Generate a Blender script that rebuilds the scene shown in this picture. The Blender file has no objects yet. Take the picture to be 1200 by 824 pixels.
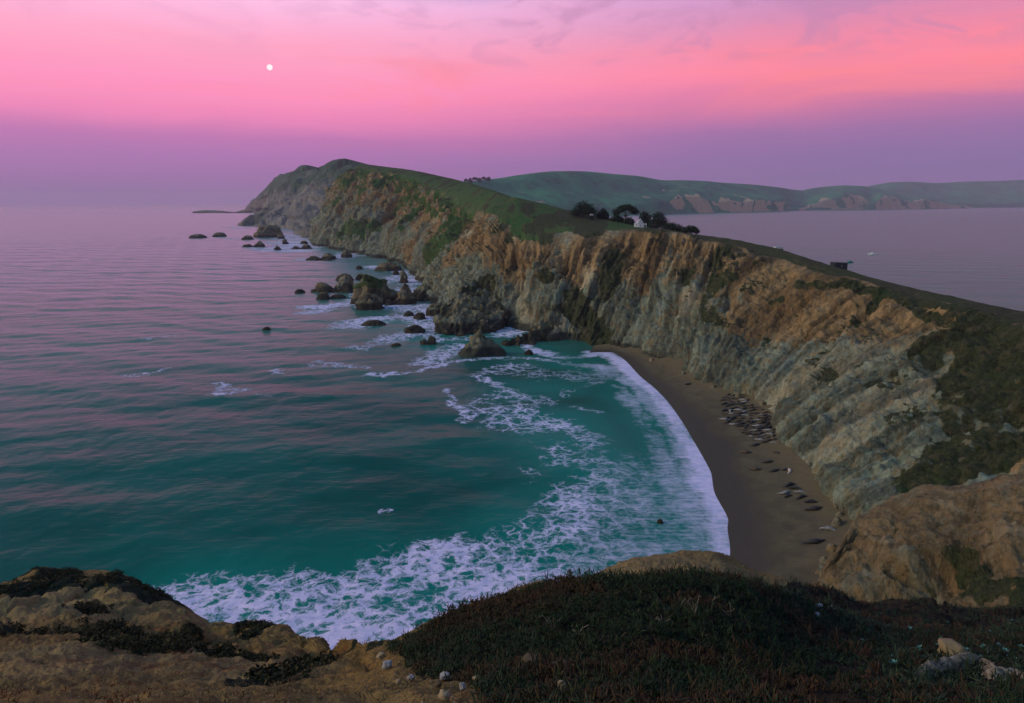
import bpy, bmesh, math, random
import numpy as np
from mathutils import Vector, Matrix
from mathutils.bvhtree import BVHTree

R = math.radians
random.seed(7)
rng = np.random.default_rng(7)
scene = bpy.context.scene
COL = scene.collection

# ------------------------------------------------------------------ camera
EYE = 70.0
PITCH = R(12.34)
cam = bpy.data.cameras.new('camera')
cam.sensor_width = 36.0
cam.lens = 24.0
cam.clip_start = 0.1
cam.clip_end = 200000.0
cam_o = bpy.data.objects.new('camera', cam)
COL.objects.link(cam_o)
cam_o.location = (0, 0, EYE)
cam_o.rotation_euler = (math.pi / 2 - PITCH, 0, 0)
scene.camera = cam_o

# ------------------------------------------------------------------ sky
SUN_EL, SUN_AZ = 24.0, 262.0        # broad soft afterglow from the left, over the sea
world = bpy.data.worlds.new('World')
scene.world = world
world.use_nodes = True


def lin(c):
    return tuple(((v / 255) / 12.92 if v / 255 <= 0.04045 else ((v / 255 + 0.055) / 1.055) ** 2.4) for v in c) + (1.0,)


class NT:
    """small node-tree builder"""
    def __init__(self, tree):
        self.t = tree
        self.t.nodes.clear()

    def n(self, kind, inputs=None, **props):
        nd = self.t.nodes.new(kind)
        for k, v in props.items():
            setattr(nd, k, v)
        for k, v in (inputs or {}).items():
            self.put(nd.inputs[k], v)
        return nd

    def put(self, sock, v):
        if isinstance(v, bpy.types.NodeSocket):
            self.t.links.new(v, sock)
        elif isinstance(v, bpy.types.Node):
            self.t.links.new(v.outputs[0], sock)
        else:
            sock.default_value = v

    def math(self, op, a, b=0.0, c=None, clamp=False):
        nd = self.n('ShaderNodeMath', operation=op)
        nd.use_clamp = clamp
        self.put(nd.inputs[0], a)
        self.put(nd.inputs[1], b)
        if c is not None:
            self.put(nd.inputs[2], c)
        return nd.outputs[0]

    def vmath(self, op, a, b):
        nd = self.n('ShaderNodeVectorMath', operation=op)
        self.put(nd.inputs[0], a)
        self.put(nd.inputs[1], b)
        return nd.outputs[0]

    def mix(self, f, a, b, blend='MIX'):
        nd = self.n('ShaderNodeMix', data_type='RGBA', blend_type=blend)
        self.put(nd.inputs[0], f)
        self.put(nd.inputs[6], a)
        self.put(nd.inputs[7], b)
        return nd.outputs[2]

    def step(self, v, lo, hi, a=0.0, b=1.0):
        nd = self.n('ShaderNodeMapRange', interpolation_type='SMOOTHSTEP')
        self.put(nd.inputs[0], v)
        for i, x in enumerate((lo, hi, a, b)):
            self.put(nd.inputs[1 + i], x)
        return nd.outputs[0]

    def noise(self, vec, scale, detail=4.0, rough=0.55, distort=0.0):
        nd = self.n('ShaderNodeTexNoise', {'Scale': scale, 'Detail': detail, 'Roughness': rough, 'Distortion': distort})
        if vec is not None:
            self.put(nd.inputs['Vector'], vec)
        return nd.outputs['Fac']

    def scaled(self, vec, s, rot=(0, 0, 0)):
        nd = self.n('ShaderNodeMapping')
        self.put(nd.inputs[0], vec)
        nd.inputs['Rotation'].default_value = rot
        nd.inputs['Scale'].default_value = s
        return nd.outputs[0]

    def attr(self, name):
        return self.n('ShaderNodeAttribute', attribute_name=name).outputs['Fac']

    def ramp(self, f, stops, interp='LINEAR'):
        nd = self.n('ShaderNodeValToRGB')
        cr = nd.color_ramp
        cr.interpolation = interp
        while len(cr.elements) < len(stops):
            cr.elements.new(0.5)
        for e, (p, c) in zip(cr.elements, stops):
            e.position = p
            e.color = c
        self.put(nd.inputs[0], f)
        return nd.outputs[0]


def build_sky():
    t = NT(world.node_tree)
    d = t.n('ShaderNodeTexCoord').outputs['Generated']
    sep = t.n('ShaderNodeSeparateXYZ', {0: d})
    x, y, z = sep.outputs
    # soft high cloud: noise stretched along the horizon
    c1 = t.noise(t.scaled(d, (1.5, 1.5, 9.0), (0, R(3), 0)), 2.2, 5.0, 0.55, 0.7)
    c2 = t.noise(t.scaled(d, (1.2, 1.2, 9.0), (0, R(-5), 0)), 2.2, 5.0, 0.55, 0.7)
    c3 = t.noise(t.scaled(d, (3.0, 3.0, 8.0), (0, R(-14), 0)), 3.2, 6.0, 0.6, 1.0)
    zz = t.math('ADD', z, t.math('MULTIPLY', t.math('SUBTRACT', c1, 0.5), 0.03))
    zz = t.math('SUBTRACT', zz, t.math('MULTIPLY', t.math('MAXIMUM', x, -0.15), 0.016))
    W = lambda r, g, b: lin((r, g, b))
    up = [(0.33, W(78, 118, 162)), (0.42, W(52, 108, 152)), (0.60, W(54, 112, 156)), (1.0, W(84, 130, 176))]
    left = t.ramp(zz, [(0.0, W(150, 100, 160)), (0.03, W(156, 104, 166)), (0.062, W(174, 110, 174)), (0.084, W(192, 112, 174)),
                       (0.112, W(240, 130, 182)), (0.14, W(255, 142, 188)), (0.19, W(255, 160, 192)), (0.25, W(252, 190, 228)), (0.285, W(170, 158, 210))] + up)
    right = t.ramp(zz, [(0.0, W(118, 92, 148)), (0.05, W(130, 98, 154)), (0.085, W(152, 102, 158)), (0.128, W(212, 114, 156)),
                        (0.16, W(255, 130, 155)), (0.19, W(238, 132, 160)), (0.225, W(206, 134, 176)), (0.25, W(196, 138, 190)), (0.285, W(150, 145, 200))] + up)
    side = t.step(x, -0.35, 0.5)
    col = t.mix(side, left, right)
    # coral streaks and mauve veils inside the bright band
    band = t.math('MULTIPLY', t.step(z, 0.10, 0.15), t.step(z, 0.235, 0.165))
    coral = t.math('MULTIPLY', band, t.step(c2, 0.40, 0.68))
    col = t.mix(t.math('MULTIPLY', coral, t.step(x, -0.5, 0.1, 0.25, 0.75)), col, W(255, 132, 140))
    veil = t.math('MULTIPLY', t.step(z, 0.15, 0.21), t.step(c3, 0.46, 0.64))
    veil = t.math('MULTIPLY', veil, t.step(x, -0.35, 0.15, 0.15, 0.5))
    col = t.mix(veil, col, W(186, 128, 172))
    # the part of the sky behind the camera: dull warm afterglow
    back = t.ramp(z, [(0.0, W(190, 140, 150)), (0.12, W(180, 160, 175)), (0.35, W(92, 128, 165)), (1.0, W(84, 130, 176))])
    col = t.mix(t.step(y, 0.15, -0.35), col, back)
    bg1 = t.n('ShaderNodeBackground', {'Color': col, 'Strength': SKY_GAIN})
    sky = t.n('ShaderNodeTexSky', sky_type='NISHITA', sun_disc=False)
    sky.sun_elevation = R(SUN_EL)
    sky.sun_rotation = R(SUN_AZ)
    bg2 = t.n('ShaderNodeBackground', {'Color': sky, 'Strength': 0.006})
    add = t.n('ShaderNodeAddShader', {0: bg1, 1: bg2})
    t.n('ShaderNodeOutputWorld', {'Surface': add})


SKY_GAIN = 1.06
build_sky()
sun = bpy.data.lights.new('sun', 'SUN')
sun.energy = 1.7
sun.angle = R(24)
sun.color = (1.0, 0.86, 0.62)
sun_o = bpy.data.objects.new('sun', sun)
COL.objects.link(sun_o)
_d = Vector((math.sin(R(SUN_AZ)) * math.cos(R(SUN_EL)), math.cos(R(SUN_AZ)) * math.cos(R(SUN_EL)), math.sin(R(SUN_EL))))
sun_o.rotation_euler = _d.to_track_quat('Z', 'Y').to_euler()

scene.view_settings.view_transform = 'Standard'
scene.view_settings.look = 'None'
scene.view_settings.gamma = 1.0
scene.view_settings.use_curve_mapping = False
scene.view_settings.exposure = 0.0
scene.render.engine = 'CYCLES'
cy = scene.cycles
cy.max_bounces = 6
cy.diffuse_bounces = 2
cy.glossy_bounces = 2
cy.transmission_bounces = 1
cy.volume_bounces = 1
cy.transparent_max_bounces = 4
cy.caustics_reflective = False
cy.caustics_refractive = False
cy.use_denoising = True
cy.use_adaptive_sampling = True
cy.adaptive_threshold = 0.02


# ------------------------------------------------------------------ helpers: rays, noise, meshes
CP, SP = math.cos(PITCH), math.sin(PITCH)


def ray(px, py):
    cx, cyy = (px - 600) / 800.0, (412 - py) / 800.0
    return np.array((cx, CP + cyy * SP, -SP + cyy * CP))


def at_z(px, py, z=0.0):
    d = ray(px, py)
    return d * ((z - EYE) / d[2]) + np.array((0, 0, EYE))


def at_y(px, py, Y):
    d = ray(px, py)
    return d * (Y / d[1]) + np.array((0, 0, EYE))


def _hash(ix, iy, iz, seed):
    h = (ix.astype(np.int64) * 374761393 + iy.astype(np.int64) * 668265263 + iz.astype(np.int64) * 2147483647 + seed * 1274126177) & 0xFFFFFFFF
    h = ((h ^ (h >> 13)) * 1274126177) & 0xFFFFFFFF
    h = ((h ^ (h >> 16)) * 2246822519) & 0xFFFFFFFF
    return ((h ^ (h >> 15)) & 0xFFFFFF) / float(0xFFFFFF)


def vnoise(p, seed=0):
    """value noise, p (...,3) -> 0..1"""
    i = np.floor(p)
    f = p - i
    f = f * f * f * (f * (f * 6 - 15) + 10)
    i = i.astype(np.int64)
    r = 0
    for dx in (0, 1):
        wx = f[..., 0] if dx else 1 - f[..., 0]
        for dy in (0, 1):
            wy = f[..., 1] if dy else 1 - f[..., 1]
            for dz in (0, 1):
                wz = f[..., 2] if dz else 1 - f[..., 2]
                r = r + wx * wy * wz * _hash(i[..., 0] + dx, i[..., 1] + dy, i[..., 2] + dz, seed)
    return r


def fbm(p, octv=4, gain=0.5, seed=0):
    a, s, tot = 1.0, 0.0, 0.0
    q = np.array(p, float)
    for k in range(octv):
        s = s + a * vnoise(q + 17.3 * k, seed + k)
        tot += a
        a *= gain
        q = q * 2.03
    return s / tot


def ridged(p, octv=4, gain=0.5, seed=0):
    a, s, tot = 1.0, 0.0, 0.0
    q = np.array(p, float)
    for k in range(octv):
        s = s + a * (1 - np.abs(2 * vnoise(q + 11.7 * k, seed + k) - 1))
        tot += a
        a *= gain
        q = q * 2.1
    return s / tot


def blocks(p, seed=0):
    """angular blocks: a random height per Voronoi cell, and the distance gap between the two nearest cells"""
    i0 = np.floor(p).astype(np.int64)
    f1 = np.full(p.shape[:-1], 9.0)
    f2 = np.full(p.shape[:-1], 9.0)
    val = np.zeros(p.shape[:-1])
    for dx in (-1, 0, 1):
        for dy in (-1, 0, 1):
            for dz in (-1, 0, 1):
                ix, iy, iz = i0[..., 0] + dx, i0[..., 1] + dy, i0[..., 2] + dz
                d = np.sqrt((ix + _hash(ix, iy, iz, seed) - p[..., 0]) ** 2 + (iy + _hash(ix, iy, iz, seed + 1) - p[..., 1]) ** 2 + (iz + _hash(ix, iy, iz, seed + 2) - p[..., 2]) ** 2)
                near = d < f1
                f2 = np.where(near, f1, np.minimum(f2, d))
                val = np.where(near, _hash(ix, iy, iz, seed + 3), val)
                f1 = np.where(near, d, f1)
    return val, f2 - f1


def crags(G, size, seed, lean=0.35):
    """broken rock: two sizes of leaning angular blocks with open joints, about -1..1"""
    Q = np.stack([G[..., 0] + lean * G[..., 2], G[..., 1] + lean * .6 * G[..., 2], G[..., 2] * .55], -1)
    Q = Q + (fbm(G / (size * 1.2), 2, .5, seed + 8)[..., None] - .5) * size * .9
    v1, g1 = blocks(Q / size, seed)
    v2, g2 = blocks(Q / (size * .42), seed + 20)
    return (v1 - .5) * 1.0 + (v2 - .5) * .5 - np.clip(.16 - g1, 0, 1) * 2.2 - np.clip(.12 - g2, 0, 1) * 1.3


def sstep(x, a, b):
    t = np.clip((x - a) / (b - a), 0, 1)
    return t * t * (3 - 2 * t)


def hermite(P, ts):
    """smooth interpolation of P (n, ...) along axis 0 at float indices ts"""
    P = np.asarray(P, float)
    n = len(P)
    seg = np.sqrt(((P[1:] - P[:-1]) ** 2).reshape(n - 1, -1).sum(1)) + 1e-6
    dl = (P[1:] - P[:-1]) / seg.reshape((-1,) + (1,) * (P.ndim - 1))
    m = np.empty_like(P)
    m[0], m[-1] = dl[0], dl[-1]
    for i in range(1, n - 1):       # limited slopes: no overshoot between unequal segments
        a, b = dl[i - 1], dl[i]
        w1, w2 = 2 * seg[i] + seg[i - 1], seg[i] + 2 * seg[i - 1]
        same = a * b > 1e-12
        m[i] = np.where(same, (w1 + w2) / (w1 / np.where(same, a, 1) + w2 / np.where(same, b, 1)), 0)
    i = np.clip(np.floor(ts).astype(int), 0, n - 2)
    f = (ts - i)
    sh = (-1,) + (1,) * (P.ndim - 1)
    f = f.reshape(sh)
    h = seg[i].reshape(sh)
    return (P[i] * (2 * f ** 3 - 3 * f ** 2 + 1) + m[i] * h * (f ** 3 - 2 * f ** 2 + f)
            + P[i + 1] * (-2 * f ** 3 + 3 * f ** 2) + m[i + 1] * h * (f ** 3 - f ** 2))


def params(counts):
    """float indices giving counts[i] steps inside segment i"""
    out = []
    for i, c in enumerate(counts):
        out += [i + k / c for k in range(c)]
    out.append(float(len(counts)))
    return np.array(out)


def loft(stations, ucounts, vcounts):
    """stations (S,R,3) -> grid (nu,nv,3) with params s,t"""
    P = np.asarray(stations, float)
    ts, tv = params(ucounts), params(vcounts)
    G = hermite(P, ts)
    G = np.swapaxes(hermite(np.swapaxes(G, 0, 1), tv), 0, 1)
    S, T = np.meshgrid(ts, tv, indexing='ij')
    return G, S, T


def normals(G):
    du = np.gradient(G, axis=0)
    dv = np.gradient(G, axis=1)
    n = np.cross(du, dv)
    return n / (np.linalg.norm(n, axis=-1, keepdims=True) + 1e-9)


def arcs(G):
    """rough arc length along u (at mid row)"""
    mid = G[:, G.shape[1] // 3]
    d = np.concatenate([[0], np.cumsum(np.linalg.norm(np.diff(mid, axis=0), axis=1))])
    return np.repeat(d[:, None], G.shape[1], 1)


def link(name, me, mat=None, parent=None):
    o = bpy.data.objects.new(name, me)
    COL.objects.link(o)
    if mat is not None and not me.materials:
        me.materials.append(mat)
    if parent is not None:
        o.parent = parent
    return o


def raw_mesh(name, verts, quads=None, tris=None, attrs=None, smooth=True):
    me = bpy.data.meshes.new(name)
    verts = np.asarray(verts, np.float32).reshape(-1, 3)
    me.vertices.add(len(verts))
    me.vertices.foreach_set('co', verts.ravel())
    loops, starts, tot = [], [], 0
    if quads is not None and len(quads):
        q = np.asarray(quads, np.int32)
        loops.append(q.ravel())
        starts.append(tot + np.arange(len(q)) * 4)
        tot += q.size
    if tris is not None and len(tris):
        q = np.asarray(tris, np.int32)
        loops.append(q.ravel())
        starts.append(tot + np.arange(len(q)) * 3)
        tot += q.size
    loops, starts = np.concatenate(loops), np.concatenate(starts)
    me.loops.add(len(loops))
    me.loops.foreach_set('vertex_index', loops.astype(np.int32))
    me.polygons.add(len(starts))
    me.polygons.foreach_set('loop_start', starts.astype(np.int32))
    for k, v in (attrs or {}).items():
        a = me.attributes.new(k, 'FLOAT', 'POINT')
        a.data.foreach_set('value', np.asarray(v, np.float32).ravel())
    me.update(calc_edges=True)
    if smooth:
        me.shade_smooth()
    me.validate()
    return me


def grid_mesh(name, G, attrs=None, smooth=True):
    nu, nv = G.shape[:2]
    idx = np.arange(nu * nv).reshape(nu, nv)
    q = np.stack([idx[:-1, :-1], idx[1:, :-1], idx[1:, 1:], idx[:-1, 1:]], -1).reshape(-1, 4)
    if np.cross(G[1:, :-1] - G[:-1, :-1], G[:-1, 1:] - G[:-1, :-1])[..., 2].sum() < 0:      # faces look up and outwards
        q = q[:, ::-1]
    return raw_mesh(name, G.reshape(-1, 3), q, None, attrs, smooth)


def bvh_of(G):
    nu, nv = G.shape[:2]
    idx = np.arange(nu * nv).reshape(nu, nv)
    q = np.stack([idx[:-1, :-1], idx[1:, :-1], idx[1:, 1:], idx[:-1, 1:]], -1).reshape(-1, 4)
    return BVHTree.FromPolygons(G.reshape(-1, 3).tolist(), q.tolist())


def cast(bvh, px, py):
    d = ray(px, py)
    h = bvh.ray_cast(Vector((0, 0, EYE)), Vector(d).normalized())
    return None if h[0] is None else np.array(h[0])


def down(bvh, x, y):
    h = bvh.ray_cast(Vector((x, y, 2000)), Vector((0, 0, -1)))
    return None if h[0] is None else h[0].z


def capsule(P, a, b):
    """distance of points P from the segment a-b"""
    ab = b - a
    t = np.clip(((P - a) @ ab) / (ab @ ab + 1e-9), 0, 1)
    return np.linalg.norm(P - a - t[..., None] * ab, axis=-1)


def strokes(P, lines, soft=0.5):
    """lines: list of (points, radius_m, value); max of soft capsules"""
    out = np.zeros(P.shape[:-1])
    for pts, rad, val in lines:
        pts = [p for p in pts if p is not None]
        if not pts:
            continue
        if len(pts) == 1:
            pts = pts * 2
        lo = np.min(pts, 0) - rad * 1.6
        hi = np.max(pts, 0) + rad * 1.6
        m = np.all((P > lo) & (P < hi), axis=-1)
        if not m.any():
            continue
        Q = P[m]
        d = np.full(len(Q), 1e9)
        for a, b in zip(pts[:-1], pts[1:]):
            d = np.minimum(d, capsule(Q, a, b))
        out[m] = np.maximum(out[m], val * (1 - sstep(d / rad, soft, 1.5)))
    return out


def tag(o, label=None, cat=None, group=None, kind=None):
    if label:
        o['label'] = label
    if cat:
        o['category'] = cat
    if group:
        o['group'] = group
    if kind:
        o['kind'] = kind
    return o


def mat_new(name):
    m = bpy.data.materials.new(name)
    m.use_nodes = True
    return m, NT(m.node_tree)


def finish(t, col, rough=0.9, bump=None, bdist=0.1, bstr=1.0, spec=0.3, **kw):
    b = t.n('ShaderNodeBsdfPrincipled')
    t.put(b.inputs['Base Color'], col)
    t.put(b.inputs['Roughness'], rough)
    b.inputs['Specular IOR Level'].default_value = spec
    for k, v in kw.items():
        t.put(b.inputs[k], v)
    if bump is not None:
        bn = t.n('ShaderNodeBump', {'Height': bump, 'Distance': bdist, 'Strength': bstr})
        t.put(b.inputs['Normal'], bn.outputs[0])
    t.n('ShaderNodeOutputMaterial', {'Surface': b})
    return b


def flat_mat(name, rgb, rough=0.7, var=0.25, scale=3.0, bump=0.0):
    m, t = mat_new(name)
    o = t.n('ShaderNodeTexCoord').outputs['Object']
    n = t.noise(o, scale, 5)
    a = tuple(v * (1 - var) for v in rgb) + (1,)
    b = tuple(v * (1 + var) for v in rgb) + (1,)
    finish(t, t.mix(n, a, b), rough, n if bump else None, bump)
    return m

# ------------------------------------------------------------------ main headland (ridge with the sea cliff)
# each station: foot (px, py, z), cliff edge (px, py, Y), ridge line (px, py, Y)
ST = [
    ((1120, 690, 8), (1420, 520, 120), (1500, 480, 130)),
    ((1060, 640, 6), (1330, 445, 142), (1390, 420, 155)),
    ((1008, 606, 4.5), (1250, 397, 165), (1290, 388, 180)),
    ((975, 576, 4.5), (1160, 368, 195), (1185, 364, 208)),
    ((945, 540, 4.5), (1088, 354, 218), (1103, 346, 230)),
    ((919, 515, 4.5), (1030, 337, 240), (1042, 332, 252)),
    ((912, 490, 4.5), (972, 321, 262), (983, 314, 276)),
    ((880, 466, 4.5), (918, 307, 292), (930, 297, 308)),
    ((840, 452, 4.5), (866, 291, 320), (876, 284, 340)),
    ((798, 431, 3.5), (818, 278, 350), (826, 276, 372)),
    ((757, 413, 2.5), (774, 272, 378), (784, 270, 412)),
    ((724, 405, 1.5), (738, 270, 392), (750, 265, 445)),
    ((694, 405, 0), (702, 273, 398), (708, 255, 475)),
    ((664, 403, 0), (668, 278, 402), (662, 245.5, 500)),
    ((636, 397, 0), (637, 284, 408), (632, 238, 515)),
    ((612, 386, 0), (607, 281, 425), (604, 231.5, 525)),
    ((580, 380, 0), (588, 262, 450), (600, 231.5, 545)),
    ((548, 376, 0), (572, 252, 480), (596, 230, 575)),
    ((520, 366, 0), (563, 250, 520), (588, 227, 610)),
    ((503, 346, 0), (556, 250, 590), (578, 224, 670)),
    ((488, 328, 0), (540, 240, 680), (566, 220.5, 745)),
    ((474, 312, 0), (520, 226, 810), (545, 214, 870)),
    ((442, 303, 0), (497, 214, 930), (517, 207, 990)),
    ((414, 297, 0), (466, 204, 1060), (482, 199.5, 1120)),
    ((392, 292, 0), (436, 198, 1170), (452, 195.5, 1240)),
    ((371, 288, 0), (413, 199, 1260), (426, 193, 1330)),
    ((366, 281, 0), (403, 208, 1420), (424, 197, 1500)),
    ((374, 274, 0), (410, 216, 1560), (428, 206, 1640)),
]


def headland_grid():
    rows = []
    for b, e, r in ST:
        B, E, Rr = at_z(*b), at_y(*e), at_y(*r)
        d = E - B
        d[2] = 0
        d = d / np.linalg.norm(d)
        B0 = B - d * 5
        B0[2] = -5
        M1 = B + (E - B) * np.array((.26, .26, .30))
        M2 = B + (E - B) * np.array((.58, .58, .64))
        E2 = E + (Rr - E) * np.array((.45, .45, .62))
        K1 = Rr + d * 35
        K1[2] -= 7
        K2 = Rr + d * 130
        K2[2] = -6
        rows.append([B0, B, M1, M2, E, E2, Rr, K1, K2])
    uc = []
    for a, b in zip(rows[:-1], rows[1:]):
        L = np.linalg.norm(b[2] - a[2])
        dist = np.linalg.norm((a[2] + b[2]) / 2)
        uc.append(int(max(8, L / (0.00145 * dist))))
    G, S, T = loft(rows, uc, [8, 62, 66, 84, 34, 26, 14, 12])
    N = normals(G)
    if N[..., 2].mean() < 0:
        N = -N
    A = arcs(G)
    dist = np.linalg.norm(G, axis=-1)
    face = sstep(T, 0.4, 1.2) * (1 - sstep(T, 3.55, 4.05))       # bare cliff zone
    # strata: coordinates leaning along the slope (up to the right, as the beds dip)
    h = G[..., 2]
    q = np.stack([(A + h * 0.35) / 26, h / 60, A * 0], -1)
    gully = ridged(q, 3, 0.5, 3)
    q2 = np.stack([(A + h * 0.45) / 8, h / 26, A * 0 + 3], -1)
    gully2 = ridged(q2, 3, 0.5, 5)
    big = fbm(G / 34, 3, .5, 9) - .5
    med = fbm(G / 9, 4, .55, 12) - .5
    fine = fbm(G / 2.6, 3, .55, 15) - .5
    far = np.clip(dist / 420, 0.75, 2.2)
    disp = face * ((gully - .62) * 12.0 * far + (gully2 - .6) * 4.6 * far + big * 9 * far + med * 6.5 + fine * 2.6)
    rough = fbm(G / 45, 2, .5, 25)
    fz = np.clip(far, 1, 3)
    lean = .5 + .8 * (1 - sstep(S, 5, 9))
    smooth_low = 1 - .55 * (1 - sstep(S, 6, 9)) * (1 - sstep(T, 2.2, 3.2))
    Ribs = np.stack([(A + h * lean) / fz, h * .42 / fz, G[..., 1] * .15 / fz], -1)       # long blocks lying along the beds
    disp = disp + face * smooth_low * (crags(Ribs, 4.6, 26, 0) * (.7 + 1.5 * rough) * far + crags(Ribs * np.array((1, .6, 1)), 15.0, 27, 0) * 4.2 * far + crags(Ribs * np.array((1, .45, 1)), 1.9, 28, 0) * .45)
    top = sstep(T, 3.9, 4.5)
    disp = disp + top * ((fbm(G / 16, 3, .5, 20) - .5) * 1.2 + (fbm(G / 3, 3, .5, 21) - .5) * 0.5)
    G = G + N * disp[..., None]
    # the edge itself wanders: cut notches into the brow
    brow = np.exp(-((T - 3.8) / 0.55) ** 2)
    notch = (ridged(np.stack([A / 15, A * 0, A * 0], -1), 3, .5, 31) - .6) * 4.5
    G[..., 2] -= brow * np.clip(notch, -1, 4) * (T < 5.4) * (1 - sstep(S, 15, 20))
    return G, S, T, A, gully, gully2, dist


HG, HS, HT, HA, Hg, Hg2, Hd = headland_grid()
HBV = bvh_of(HG)
hp = lambda *pts: [cast(HBV, *p) for p in pts]


def headland():
    G, T = HG, HT
    N = normals(G)
    if N[..., 2].mean() < 0:
        N = -N
    n1 = fbm(G / 14, 4, .55, 40)
    n2 = fbm(G / 4, 3, .6, 44)
    h = G[..., 2]
    grass = sstep(T + (n1 - .5) * 0.9 + (n2 - .5) * .35, 3.98, 4.22)
    # far slopes are grassed further down
    fars = sstep(HS, 17.5, 21)
    grass = np.maximum(grass, fars * sstep(T + (n1 - .5) * 3.2 + (n2 - .5) * .8, 3.0, 3.7))
    steep = 1 - N[..., 2]
    # dark scrub on the face
    S = [
        (hp((720, 300), (716, 322), (712, 345)), 6, 1), (hp((712, 345), (700, 350), (690, 352)), 4, .8), (hp((672, 345), (690, 378), (705, 398)), 7.5, 1), (hp((660, 360), (672, 372), (690, 395)), 5, .9),
        (hp((636, 321), (642, 325)), 4.5, .95), (hp((567, 330), (574, 345), (585, 358)), 5.5, 1), (hp((575, 322), (577, 333)), 4, .8),
        (hp((810, 318), (806, 330)), 5, .95), (hp((845, 295), (842, 312), (838, 335)), 8, .85), (hp((838, 335), (825, 355), (830, 370)), 5, .8), (hp((852, 300), (860, 320)), 6, .7),
        (hp((938, 333), (960, 335), (985, 336)), 2.6, 1), (hp((985, 330), (1040, 345), (1100, 356), (1160, 372)), 3.2, .9),
        (hp((1060, 350), (1090, 372), (1120, 378)), 3.4, .7), (hp((1030, 352), (1022, 362)), 2.5, .8),
        (hp((1140, 380), (1115, 395), (1090, 405), (1085, 420)), 5.5, .95), (hp((1095, 420), (1080, 428), (1060, 440)), 2.4, .7), (hp((1010, 455), (1030, 447), (1048, 437)), 1.5, .9),
        (hp((1170, 400), (1150, 425), (1160, 460)), 9, 1), (hp((1194, 405), (1198, 440), (1194, 480)), 8, 1), (hp((1120, 445), (1140, 470), (1160, 520)), 6, .9),
        (hp((1110, 470), (1115, 500)), 4, .75), (hp((1060, 560), (1085, 540), (1120, 520), (1190, 510)), 6, .9), (hp((1190, 530), (1130, 545), (1075, 565)), 5, .95),
        (hp((905, 355), (915, 350)), 2.2, .9), (hp((1000, 430), (1010, 425)), 1.5, .7), (hp((868, 300), (885, 310)), 3, .7),
        (hp((620, 225), (640, 250)), 1, .0),
    ]
    veg = strokes(G, S, .35)
    Sg = [   # green gullies and turf on the farther slopes
        (hp((584, 233), (560, 243), (540, 262), (520, 285), (507, 298)), 16, 1), (hp((440, 268), (425, 272), (400, 268)), 18, 1), (hp((470, 262), (495, 246), (520, 235)), 14, .8),
        (hp((450, 215), (470, 212), (500, 218)), 22, .8), (hp((460, 285), (470, 265)), 12, .7), (hp((515, 270), (505, 288)), 12, .9),
        (hp((405, 215), (395, 232), (385, 245)), 16, .7),
    ]
    green = strokes(G, Sg, .3)
    veg_n = veg + (n1 - .5) * 1.0 + (n2 - .5) * 0.9
    veg_m = sstep(veg_n, .38, .80) * (veg > .02)
    # ledges with dark plants
    led = sstep(fbm(np.stack([HA / 13, h / 6, HA * 0], -1), 4, .6, 50) + (N[..., 2] - .62) * .4, .62, .72) * sstep(T, 1.6, 2.4)
    veg_m = np.maximum(veg_m, led * .85)
    gr_m = sstep(green + (n1 - .5) * 1.6 + (n2 - .5) * 1.2, .40, .80) * (green > .02)
    grass = np.maximum(grass, gr_m)
    # strip of dark scrub along the brow on the near ridge
    strip = np.exp(-((T - 4.3) / .35) ** 2) * (1 - sstep(HS, 10.0, 12.0)) * sstep(n1 + n2 * .5, .55, .78)
    veg_m = np.maximum(veg_m, strip)
    # warm (orange) soil above, grey rock below
    So = [(hp((760, 285), (750, 310), (748, 335)), 9, 1), (hp((830, 300), (900, 320), (960, 345)), 16, .9), (hp((900, 340), (930, 380)), 14, .9), (hp((1000, 350), (960, 385)), 9, .9),
          (hp((560, 262), (540, 290), (515, 320)), 14, 1), (hp((590, 290), (600, 320)), 8, .8), (hp((620, 300), (600, 290)), 8, .9), (hp((690, 300), (740, 285)), 9, .7),
          (hp((800, 395), (803, 405)), 4, .9), (hp((475, 290), (482, 300)), 12, 1), (hp((495, 245), (500, 255)), 10, 1), (hp((470, 240), (450, 260)), 12, .6), (hp((820, 350), (880, 395)), 12, .75),
          (hp((1065, 350), (1100, 357), (1130, 368)), 3.2, 1), (hp((1150, 367), (1185, 375)), 2.6, 1), (hp((1040, 365), (1060, 375)), 5, .8)]
    Sb = [(hp((900, 480), (950, 500), (1000, 480), (1060, 430)), 16, 1), (hp((960, 560), (1020, 520), (1080, 460)), 14, 1), (hp((640, 330), (655, 350)), 9, .8), (hp((800, 370), (830, 410), (870, 440)), 9, .8)]
    warm = strokes(G, So, .2)
    top_h = np.clip(T / 4.0, 0, 1)
    warm = np.clip(warm * .75 + sstep(top_h + (n1 - .5) * .5, .50, .85) * .75 + (n1 - .5) * 1.2 + fars * .15 - strokes(G, Sb, .2) * .95, 0, 1)
    bright = fbm(np.stack([(HA + h * (.5 + .8 * (1 - sstep(HS, 5, 9)))) / 3.2, h / 46, HA * 0 + 9], -1), 4, .6, 60)
    Spale = [(hp((655, 390), (672, 352), (690, 325)), 3.5, 1), (hp((612, 340), (622, 372)), 6, .8), (hp((800, 360), (805, 345), (810, 352)), 5, 1), (hp((690, 318), (695, 330)), 4, .7),
             (hp((1080, 445), (1120, 425), (1150, 400), (1172, 390)), 1.8, 1), (hp((1060, 470), (1090, 450), (1105, 440)), 2.5, .8), (hp((900, 470), (960, 440), (1040, 400)), 9, .5),
             (hp((545, 275), (551, 275)), 4, 1), (hp((600, 275), (604, 280)), 3, .8), (hp((980, 520), (1020, 480), (1060, 460)), 8, .5)]
    pale = strokes(G, Spale, .3) * (0.6 + .8 * n2)
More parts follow.
